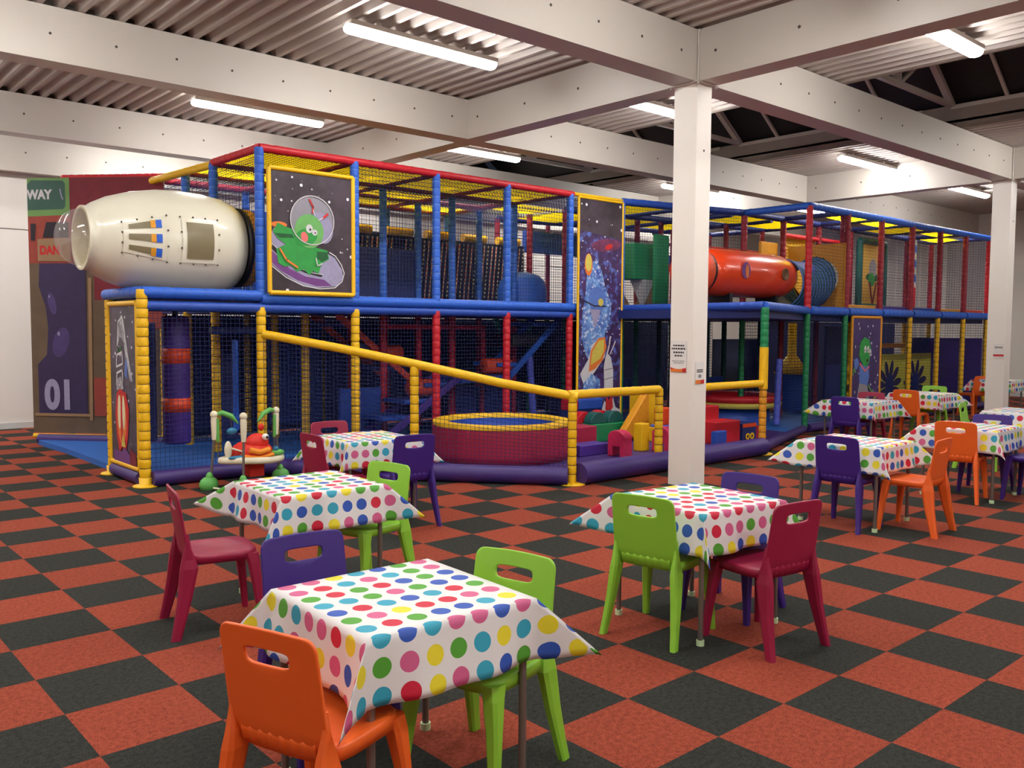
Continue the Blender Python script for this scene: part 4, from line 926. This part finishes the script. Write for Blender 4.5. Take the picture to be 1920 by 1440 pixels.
for i in range(20):
    a0 = 2*PI*i/20; b.path([c_+Vector((0, .415*math.cos(a0+.05*j), .415*math.sin(a0+.05*j))) for j, c_ in enumerate(cs)], .006, 'net', 4)
b.build('tunnel_net', t)
b = MB(); b.lathe((10.45, 5.2, 2.5), (1, 0, 0), [(0, .40), (1.0, .40)], 'foam_royal', 28); b.build('tunnel_skin', t)
t = thing('porthole_board', 'yellow panel with a round hole where the net tunnel ends', 'play panel', (11.5, 5.15, 2.62))
b = MB(); N_ = 32; R = []
for j in range(2):
    x = -.03 if j == 0 else .03
sq = []
for i in range(N_):
    a = 2*PI*i/N_+PI/4; c_, s_ = math.cos(a), math.sin(a); k_ = min(1/abs(c_) if abs(c_) > 1e-6 else 9, 1/abs(s_) if abs(s_) > 1e-6 else 9); sq.append((c_*k_*.56, s_*k_*.6))
inn = [(.44*math.cos(2*PI*i/N_+PI/4), .36*math.sin(2*PI*i/N_+PI/4)) for i in range(N_)]
R = [[Vector((x, y, z)) for y, z in L] for x, L in ((-.03, inn), (-.03, sq), (.03, sq), (.03, inn), (-.03, inn))]
b.loft(R, 'foam_amber', False, False); b.build('ring_board', t)
# green framed climbing window
t = thing('window_panel', 'green framed yellow panel with a dark figure on the upper deck at right', 'play panel', (0, 0, 0))
a = Art((14.12, 5.7, 2.2), (1, 0, 0)); a.sheet('window_yellow', 1.06, 1.32, .02)
a.poly('ink_dgreen', ell(.55, .6, .3, .09)); a.poly('ink_grey', ell(.55, .78, .16, .2)); a.poly('ink_green', ell(.5, .55, .14, .14)); a.poly('ink_maroon', [(.38, .5), (.46, .5), (.56, .15), (.66, .5), (.74, .5), (.6, .05), (.52, .05)])
a.mb.build('board', t); a.border(1.06, 1.32, .07, 'foam_teal', t, 'frame')
# green box, pencil tip and V nets on the upper level by the tall banner
t = thing('green_box', 'green printed foam box above a checked pencil tip beside the tall banner', 'play shape', (8.42, 6.75, 2.55))
b = MB(); b.box((0, 0, 0), (.62, .3, .62), 'foam_green'); b.build('box', t, bevel=.02)
b = MB(); b.add([(.22, -.02, 0), (.52, -.02, 0), (.52, .28, 0), (.22, .28, 0), (.37, .13, -.5)], [(0, 1, 2, 3), (0, 4, 1), (1, 4, 2), (2, 4, 3), (3, 4, 0)], 'ink_white'); b.build('tip', t)
for lb, pts in (('brown V shaped pad left of the pencil tip', [(0, .0), (.55, 0), (.0, .62)]), ('brown V shaped pad right of the pencil tip', [(.75, 0), (1.6, 0), (1.6, .75), (1.35, .7)])):
    tt = thing('sloping_pad', lb, 'soft play shape', (8.2, 7.1, 2.1)); prism(pts, (0, 0, 0), XU, ZU, (0, .12, 0), 'ink_tan').build('pad', tt)
    b = MB(); c_ = pts[-1]; b.box((c_[0]-.02, -.02, c_[1]-.05), (c_[0]+.25, .14, c_[1]+.09), 'foam_orange'); b.build('orange_top', tt, bevel=.02)

# ------------------------------------------------------------------ banners
FY = 6.33
# alien in a saucer
t = thing('alien_banner', 'dark banner of a green alien in a flying saucer with a glass dome', 'banner')
a = Art((1.60, FY, 2.10), (1, 0, 0)); Wb, Hb = 1.10, 1.42; a.sheet('sheet_space', Wb, Hb)
a.poly('ink_orange', ell(.12, .78, .1, .035)); a.poly('ink_lilac', [(.0, .66), (.06, .74), (.2, .7), (.3, .62), (.75, .48), (.84, .44), (.94, .3), (.96, .2), (.86, .1), (.62, .07), (.4, .1), (.2, .2), (.0, .34)])
a.poly('ink_purple', [(.0, .36), (.14, .25), (.35, .15), (.6, .09), (.8, .1), (.7, .17), (.45, .2), (.25, .28), (.0, .5)])
a.poly('ink_dark', [(.02, .5), (.22, .33), (.45, .24), (.66, .2), (.68, .23), (.45, .28), (.25, .36), (.04, .56)])
a.line('ink_white', [(0, .32), (.2, .18), (.42, .09), (.64, .06), (.84, .08), (.94, .16), (.97, .26), (.93, .36), (.85, .46), (.77, .5)], .012)
a.line('ink_white', [(0, .58), (.1, .5), (.3, .32), (.5, .25), (.68, .23)], .008)
a.poly('ink_grey', ell(.54, .86, .285, .285)); a.poly('ink_lilac', ell(.66, .78, .15, .19, .4)); a.poly('ink_pale', ell(.46, .92, .16, .15)) if False else None
a.poly('ink_green', [(.1, .34), (.08, .5), (.2, .56), (.1, .62), (.04, .7), (.1, .8), (.2, .76), (.3, .74), (.36, .62), (.55, .55), (.74, .52), (.76, .42), (.66, .36), (.62, .24), (.55, .27), (.5, .22), (.42, .28), (.34, .25), (.26, .32), (.18, .3)])
a.poly('ink_dgreen', [(.6, .5), (.74, .5), (.75, .42), (.66, .38), (.6, .42)]); a.poly('ink_dgreen', [(.06, .68), (.12, .63), (.3, .64), (.28, .68)])
a.poly('ink_pale', ell(.5, .73, .19, .2, .2)); a.poly('ink_green', ell(.46, .66, .15, .1, .3)) ; a.poly('ink_pink', ell(.435, .66, .045, .06, .3))
a.poly('ink_white', ell(.5, .76, .045, .05)); a.poly('ink_white', ell(.57, .72, .035, .035)); a.poly('ink_dark', ell(.51, .75, .014, .014)); a.poly('ink_dark', ell(.575, .715, .01, .01))
a.line('ink_white', ell(.54, .86, .285, .285, n=30)+[ell(.54, .86, .285, .285, n=30)[0]], .012)
a.line('ink_red', [(.5, 1.1), (.55, 1.02), (.54, .95)], .02); a.line('ink_white', [(.55, .98), (.57, .92)], .01); a.line('ink_red', [(.74, .95), (.68, .9)], .025); a.line('ink_white', [(.68, .9), (.62, .87)], .01)
a.line('ink_orange', [(.12, .5), (.2, .38), (.34, .3)], .022); a.line('ink_white', [(.58, .42), (.6, .33), (.66, .36)], .012)
for u, v, r in ((.08, 1.28, .02), (.28, 1.2, .01), (.53, 1.22, .018), (.62, 1.15, .008), (.8, 1.2, .008), (.22, .94, .012), (1.0, .55, .018), (.93, .5, .014), (.06, 1.1, .007), (.4, 1.3, .006)):
    a.poly('ink_white', [(u-r, v), (u-.2*r, v-.2*r), (u, v-r), (u+.2*r, v-.2*r), (u+r, v), (u+.2*r, v+.2*r), (u, v+r), (u-.2*r, v+.2*r)])
a.mb.build('printed_sheet', t); a.border(Wb, Hb, .028, 'foam_yellow', t)
# tall rocket banner
t = thing('rocket_banner', 'tall narrow purple banner of planets, a comet and a small white rocket', 'banner')
a = Art((6.64, FY, .16), (1, 0, 0)); Wb, Hb = 1.0, 3.54; a.sheet('sheet_nebula', Wb, Hb)
a.poly('sheet_space', [(0, 3.05), (1, 2.95), (1, 3.54), (0, 3.54)]); a.poly('nebula_red', ell(.62, 2.85, .34, .1, .1)); a.poly('ink_red', ell(.68, 2.83, .09, .04, .3))
a.poly('nebula_blue', [(.2, 2.5), (.38, 2.62), (.52, 2.45), (.6, 2.2), (.75, 1.95), (.72, 1.7), (.6, 1.45), (.62, 1.2), (.4, 1.0), (.2, 1.1), (.08, 1.4), (.1, 1.8), (.16, 2.1)])
a.poly('ink_orange', ell(.22, 2.53, .085, .17)); a.poly('ink_yellow', ell(.22, 2.56, .07, .13))
a.poly('ink_blue', ell(.42, 2.0, .2, .2)); a.line('ink_dark', [(.14, 1.97), (.35, 1.9), (.62, 1.9)], .02); a.poly('ink_yellow', ell(.5, 1.96, .06, .06)); a.poly('ink_lilac', [(.25, 1.85), (.5, 1.84), (.38, 1.55)])
a.poly('ink_white', [(.15, .65), (.05, .85), (.25, 1.1), (.3, 1.3), (.5, 1.4), (.62, 1.35), (.6, 1.1), (.4, .9), (.3, .8)])
a.poly('ink_orange', [(.24, .88), (.28, 1.2), (.45, 1.4), (.6, 1.42), (.64, 1.25), (.55, 1.05), (.38, .92)]); a.poly('ink_yellow', [(.28, .98), (.32, 1.2), (.46, 1.36), (.58, 1.38), (.58, 1.2), (.5, 1.08)])
a.poly('nebula_blue', [(.12, .3), (.12, .7), (.3, .85), (.5, .75), (.5, .5), (.35, .2)])
a.poly('ink_white', [(.6, .5), (.58, .95), (.62, 1.12), (.68, 1.15), (.74, 1.1), (.8, .9), (.8, .5)]); a.line('ink_grey', [(.6, .9), (.78, .92)], .015); a.line('ink_grey', [(.6, .75), (.79, .78)], .015)
a.line('ink_white', [(.64, 1.12), (.7, 1.3), (.72, 1.42)], .03); a.line('ink_white', [(.72, 1.15), (.84, 1.35)], .02)
a.poly('ink_white', [(.3, 0), (.36, .25), (.5, .2), (.6, .42), (.7, .3), (.8, .45), (.86, .3), (.98, .25), (.98, 0)]); a.poly('ink_red', [(.62, .28), (.64, .48), (.7, .42), (.78, .5), (.8, .3), (.7, .2)])
a.mb.build('printed_sheet', t); a.border(Wb, Hb, .02, 'foam_yellow', t)
# small space shuttle banner at the end face
t = thing('shuttle_banner', 'narrow banner of a grey spaceship over red and yellow flames at the left end', 'banner')
a = Art((XE-.02, 7.44, .17), (0, -1, 0)); Wb, Hb = .93, 1.78; a.sheet('sheet_launch', Wb, Hb)
a.poly('mottled_ship', [(.25, 1.25), (.3, 1.5), (.42, 1.66), (.5, 1.6), (.6, 1.3), (.72, .95), (.68, .93), (.54, 1.2), (.5, 1.35), (.42, 1.4), (.36, 1.42)])
a.line('ink_white', [(.27, 1.3), (.32, 1.58), (.46, 1.64), (.6, 1.25), (.74, .94)], .02); a.poly('ink_blue', [(.5, 1.0), (.56, 1.2), (.6, 1.1), (.58, .95)]); a.line('ink_dgreen', [(.28, 1.3), (.34, 1.24), (.42, 1.3)], .03)
for v in (1.08, .88): a.line('ink_white', [(.24, v), (.26, v+.13), (.44, v+.17), (.46, v+.04), (.24, v)], .025)
a.poly('mottled_ship', [(.24, .82), (.27, .95), (.42, .98), (.48, .84)]); a.poly('ink_red', [(.22, .3), (.18, .55), (.24, .78), (.34, .84), (.55, .8), (.64, .62), (.6, .35), (.5, .1), (.4, .2), (.3, .12)])
a.poly('ink_orange', ell(.4, .5, .15, .28)); a.poly('ink_cream', ell(.33, .58, .055, .19)); a.poly('ink_cream', ell(.47, .58, .045, .19)); a.poly('ink_red', ell(.4, .5, .03, .3)); a.poly('ink_yellow', [(.38, .2), (.44, .36), (.52, .2)]); a.poly('ink_purple', [(.12, 0), (.14, .15), (.4, .14), (.5, .2), (.7, .1), (.72, 0)])
a.poly('ink_maroon', [(.66, 0), (.66, .2), (.86, .16), (.88, 0)]); a.mb.build('printed_sheet', t); a.border(Wb, Hb, .03, 'foam_yellow', t)
# small green alien banner
t = thing('astronaut_banner', 'violet banner of a three eyed green alien in a blue space suit', 'banner')
a = Art((11.62, 4.51, .12), (1, 0, 0)); Wb, Hb = 1.06, 1.82; a.sheet('sheet_violet', Wb, Hb)
a.poly('ink_blue', [(.3, .65), (.3, .95), (.45, 1.0), (.62, .95), (.66, .75), (.6, .6), (.45, .55)]); a.poly('ink_blue', ell(.18, 1.0, .08, .1)); a.poly('ink_grey', [(.2, .3), (.3, .65), (.6, .6), (.7, .3), (.5, .42), (.36, .3)])
a.line('ink_pink', [(.3, 1.0), (.5, .86), (.64, .94)], .03); a.poly('ink_green', [(.26, 1.15), (.3, 1.38), (.44, 1.47), (.62, 1.42), (.7, 1.25), (.64, 1.02), (.54, .93), (.42, .97), (.32, 1.06)])
for u, v in ((.48, 1.25), (.58, 1.25), (.66, 1.19)): a.poly('ink_white', ell(u, v, .04, .065)); a.poly('ink_dark', ell(u-.01, v-.02, .015, .02))
a.poly('ink_dark', ell(.56, 1.05, .03, .03)); a.line('ink_pale', [(.04, .8), (.08, .92), (.14, .85)], .03); a.line('ink_yellow', [(.82, .3), (.86, .42), (.92, .36)], .03); a.line('ink_pale', [(.62, .6), (.72, .5), (.84, .46)], .03)
for u, v in ((.2, 1.7), (.24, 1.62), (.1, 1.3), (.12, .5), (.3, .15), (.1, .2), (.5, .22), (.85, .65), (.7, .1), (.8, 1.1)): a.poly('ink_white', ell(u, v, .015, .03, 0, 8))
a.mb.build('printed_sheet', t); a.border(Wb, Hb, .025, 'foam_amber', t)
# big 01 banner
t = thing('gateway_banner', 'large cloth banner with a green WAY sign on top and a big 01 below', 'banner')
pA = Vector((.18, 10.94, 0)); pB = Vector((1.55, 9.42, 0)); dU = (pB-pA).normalized(); Wb = (pB-pA).length; Hb = 3.62
a = Art(pA+Vector((0, 0, .17))-dU*0, dU); a.sheet('ink_brown', Wb, Hb, .01)
a.poly('ink_maroon', [(.64, 2.42), (.64, Hb), (Wb, Hb), (Wb, 1.9), (.98, 1.9), (.98, 2.42)]); a.poly('ink_bricks', [(0, 2.42), (0, 3.1), (.64, 3.1), (.64, 2.42)])
a.poly('sign_edge', [(0, 3.08), (.64, 3.1), (.64, Hb), (0, Hb)]); a.poly('sign_green', [(0, 3.17), (.54, 3.18), (.575, 3.22), (.575, 3.54), (.54, 3.58), (.06, 3.59), (0, 3.53)])
a.text('ink_white', 'WAY', .0, 3.33, .175, .9, .009); a.line('ink_lilac', [(.5, 3.46), (.52, 3.36), (.54, 3.32)], .02)
a.poly('ink_dark', [(.04, 2.74), (.04, 2.98), (.12, 2.98), (.1, 2.74)]); a.poly('ink_dark', [(.22, 2.78), (.28, 3.0), (.62, 3.0), (.62, 2.78)]); a.poly('ink_tan', [(.14, 2.45), (.14, 2.76), (.64, 2.78), (.64, 2.45)])
a.text('ink_red', 'DAN', .17, 2.55, .165, .85, .009)
a.poly('ink_violet', [(.1, .28), (.1, .98), (.24, 1.12), (.27, 1.5), (.24, 1.8), (.14, 2.1), (.16, 2.42), (.86, 2.42), (.84, .28)])
a.poly('ink_lens', ell(.46, 1.3, .12, .22, -.3)); a.poly('ink_lens', ell(.34, 1.85, .06, .16, .2)); a.poly('ink_lilac', ell(.43, 1.42, .02, .03)); a.poly('ink_lilac', ell(.3, 1.95, .012, .02)); a.line('ink_tan', [(.9, .2), (.92, 2.2)], .05); a.poly('ink_bricks', [(.95, .25), (.95, .8), (1.15, .8), (1.15, .25)]); a.poly('ink_bricks', [(1.2, 1.5), (1.2, 2.0), (Wb, 1.9), (Wb, 1.5)])
a.poly('ink_tan', [(.04, .24), (.04, .28), (.9, .28), (.9, .24)]); a.text('ink_lilac', '01', .2, .36, .56, .8, .026)
a.mb.build('printed_sheet', t)
b = MB(); b.tube(a.P(0, -.05, .0), a.P(Wb, -.05, 0), .035, 'foam_yellow', 10); b.build('bottom_bar', t); b = MB(); b.pole(a.P(.5, Hb-.0, -.05), a.P(Wb, Hb-.0, -.05), .05, 'foam_red', 10); b.build('top_bar', t)
b = MB(); b.tube(a.P(.55, -.11, .05), a.P(.75, -.11, .05), .035, 'foam_yellow', 10); b.build('tie', t)
# ------------------------------------------------------------------ notices on the columns
def notice(O, U, w_, h_, lb, band=('ink_red', 'ink_orange')):
    t = thing('paper_notice', lb, 'notice', group='notices on the white columns'); a = Art(O, U); a.sheet('paper', w_, h_, .001)
    return t, a
t, a = notice((4.645, 2.955, 1.24), (0, -1, 0), .21, .34, 'white notice with bold black lines on the left face of the near column')
for v, m0, m1, hh, m in ((.28, .03, .18, .016, 'paper_ink'), (.245, .01, .2, .018, 'paper_ink'), (.205, .035, .175, .018, 'paper_ink'), (.17, .05, .16, .016, 'paper_ink'), (.115, .02, .185, .01, 'paper_ink_pale'), (.095, .04, .17, .01, 'paper_ink_pale')):
    u = m0
    rnd = random.Random(int(v*1000))
    while u < m1:
        ww = min(rnd.uniform(.014, .034), m1-u); a.poly(m, [(u, v), (u+ww, v), (u+ww, v+hh), (u, v+hh)]); a.k -= 1; u += ww+.006
a.k += 1
a.poly('ink_orange', [(0, 0), (.21, 0), (.21, .05), (.13, .035), (.08, .035), (0, .05)]); a.poly('ink_red', [(.16, 0), (.21, 0), (.21, .05), (.16, .04)]); a.poly('ink_red', [(0, .03), (.04, .03), (0, .055)]); a.mb.build('printed_paper', t)
t, a = notice((4.70, 2.665, 1.12), (1, 0, 0), .15, .235, 'small white notice lower on the right face of the near column')
for v in (.14, .12): a.poly('paper_ink', [(.02, v), (.13, v+.002), (.13, v+.014), (.02, v+.012)]); a.k -= 1
a.k += 1; a.poly('ink_grey', ell(.075, .08, .03, .02)); a.poly('ink_orange', [(0, 0), (.15, 0), (.15, .04), (0, .04)]); a.poly('ink_red', [(.09, 0), (.15, 0), (.15, .045), (.09, .035)]); a.mb.build('printed_paper', t)
t, a = notice((13.445, 2.955-.1, 1.24), (0, -1, 0), .17, .25, 'small white notice on the distant column at the right edge')
a.poly('paper_ink_pale', [(.02, .17), (.15, .17), (.15, .2), (.02, .2)]); a.poly('ink_red', [(0, .03), (.17, .03), (.17, .065), (0, .065)]); a.mb.build('printed_paper', t)

# ------------------------------------------------------------------ baby bouncer
t = thing('baby_bouncer', 'cream and green baby bouncer with a red crab seat standing before the cage', 'baby bouncer', (1.07, 5.75, 0))
loc = [(-.36, .08), (-.2, -.28), (.36, .12)]
for i, (x, y) in enumerate(loc):
    lx, ly = x*1.12, y*1.12
    b = MB(); b.tube((lx, ly, .05), (x, y, .58), .013, 'steel', 10); fr_ = b.build('leg', t)
    b = MB(); b.path([(x, y, .52), (x*.995, y*.995, .6), (x, y, .72), (x, y, .76)], [.024, .03, .034, .03], 'cream_plastic', 12); b.ball((x, y, .785), .04, 'cream_plastic'); b.build('post_cap', fr_)
    b = MB(); b.ball((lx*1.04, ly*1.04, .05), .1, 'leaf_green', 12, 6, (1.05, .8, .9)); b.ball((lx*1.02, ly*1.02, .13), .05, 'leaf_green', 10, 6, (.8, .8, 1.1)); b.build('foot', t)
    if i != 1:
        sg = 1 if x < 0 else -1; b = MB(); b.path([(x, y, .785), (x+sg*.08, y-.02, .80), (x+sg*.17, y-.04, .76), (x+sg*.24, y-.05, .68)], [.012, .028, .03, .008], 'leaf_green', 8); b.build('leaf', t)
        b = MB(); b.tube((x+sg*.03, y-.02, .74), (x+sg*.03, y-.02, .5), .018, 'leaf_green', 8); b.tube((x+sg*.03, y-.02, .5), (x*.9, y*.9, .33), .005, 'steel', 6); b.build('spring_strap', t)
b = MB(); R = []
for s_, z in ((.84, .265), (1.0, .275), (1.03, .30), (1.0, .335), (.9, .34), (.7, .315), (.68, .27), (.84, .265)):
    R.append([Vector((.35*s_*math.cos(a), -.03+.25*s_*math.sin(a), z+.01*math.sin(2*a))) for a in [2*PI*i/30 for i in range(30)]])
b.loft(R, 'cream_plastic', False); b.build('tray_ring', t)
b = MB(); b.ball((.0, -.03, .37), .2, 'toy_red', 16, 10, (1.15, .9, .68)); b.ball((.03, -.1, .48), .115, 'toy_red', 14, 8, (1.15, .7, .85)); b.box((-.06, -.12, .12), (.1, .06, .3), 'toy_red'); cr_ = b.build('crab_seat', t)
b = MB(); b.path([(-.1, -.2, .42), (0, -.23, .39), (.12, -.2, .41)], .03, 'toy_orange', 8); b.path([(-.16, -.17, .35), (0, -.22, .33), (.18, -.17, .35)], .02, 'toy_orange', 8); b.build('crab_trim', cr_)
b = MB(); b.ball((.09, -.175, .54), .036, 'eye_white'); b.ball((.095, -.208, .54), .015, 'eye_black'); b.build('crab_eye', cr_)
b = MB(); b.ball((-.28, -.08, .42), .06, 'cream_plastic', 12, 8, (.7, .5, 1.6)); b.path([(-.2, -.14, .33), (-.15, -.16, .4), (-.26, -.12, .44)], .012, 'cream_plastic', 6); b.build('toy_paddle', t)
b = MB(); b.ball((-.22, -.16, .345), .07, 'toy_blue', 12, 6, (1.4, .7, .3)); b.build('blue_tray_toy', t); b = MB(); b.ball((.24, -.14, .36), .07, 'leaf_green', 12, 6, (1.2, .8, .5)); b.ball((.22, -.15, .4), .03, 'toy_blue'); b.build('frog_toy', t)
b = MB(); b.ball((-.18, .05, .6), .05, 'toy_blue', 10, 6, (1.2, .5, .8)); b.ball((.15, .05, .62), .035, 'toy_red', 10, 6, (1, .6, 1.2)); b.tube((-.18, .05, .62), (-.2, .05, .77), .004, 'steel', 5); b.tube((.15, .05, .64), (.2, .06, .78), .004, 'steel', 5); b.build('hanging_toys', t)
b = MB(); b.path([(-.42, .1, .02), (-.3, -.3, .02), (-.2, -.34, .02)], .012, 'cream_plastic', 8); b.build('base_bar', t)
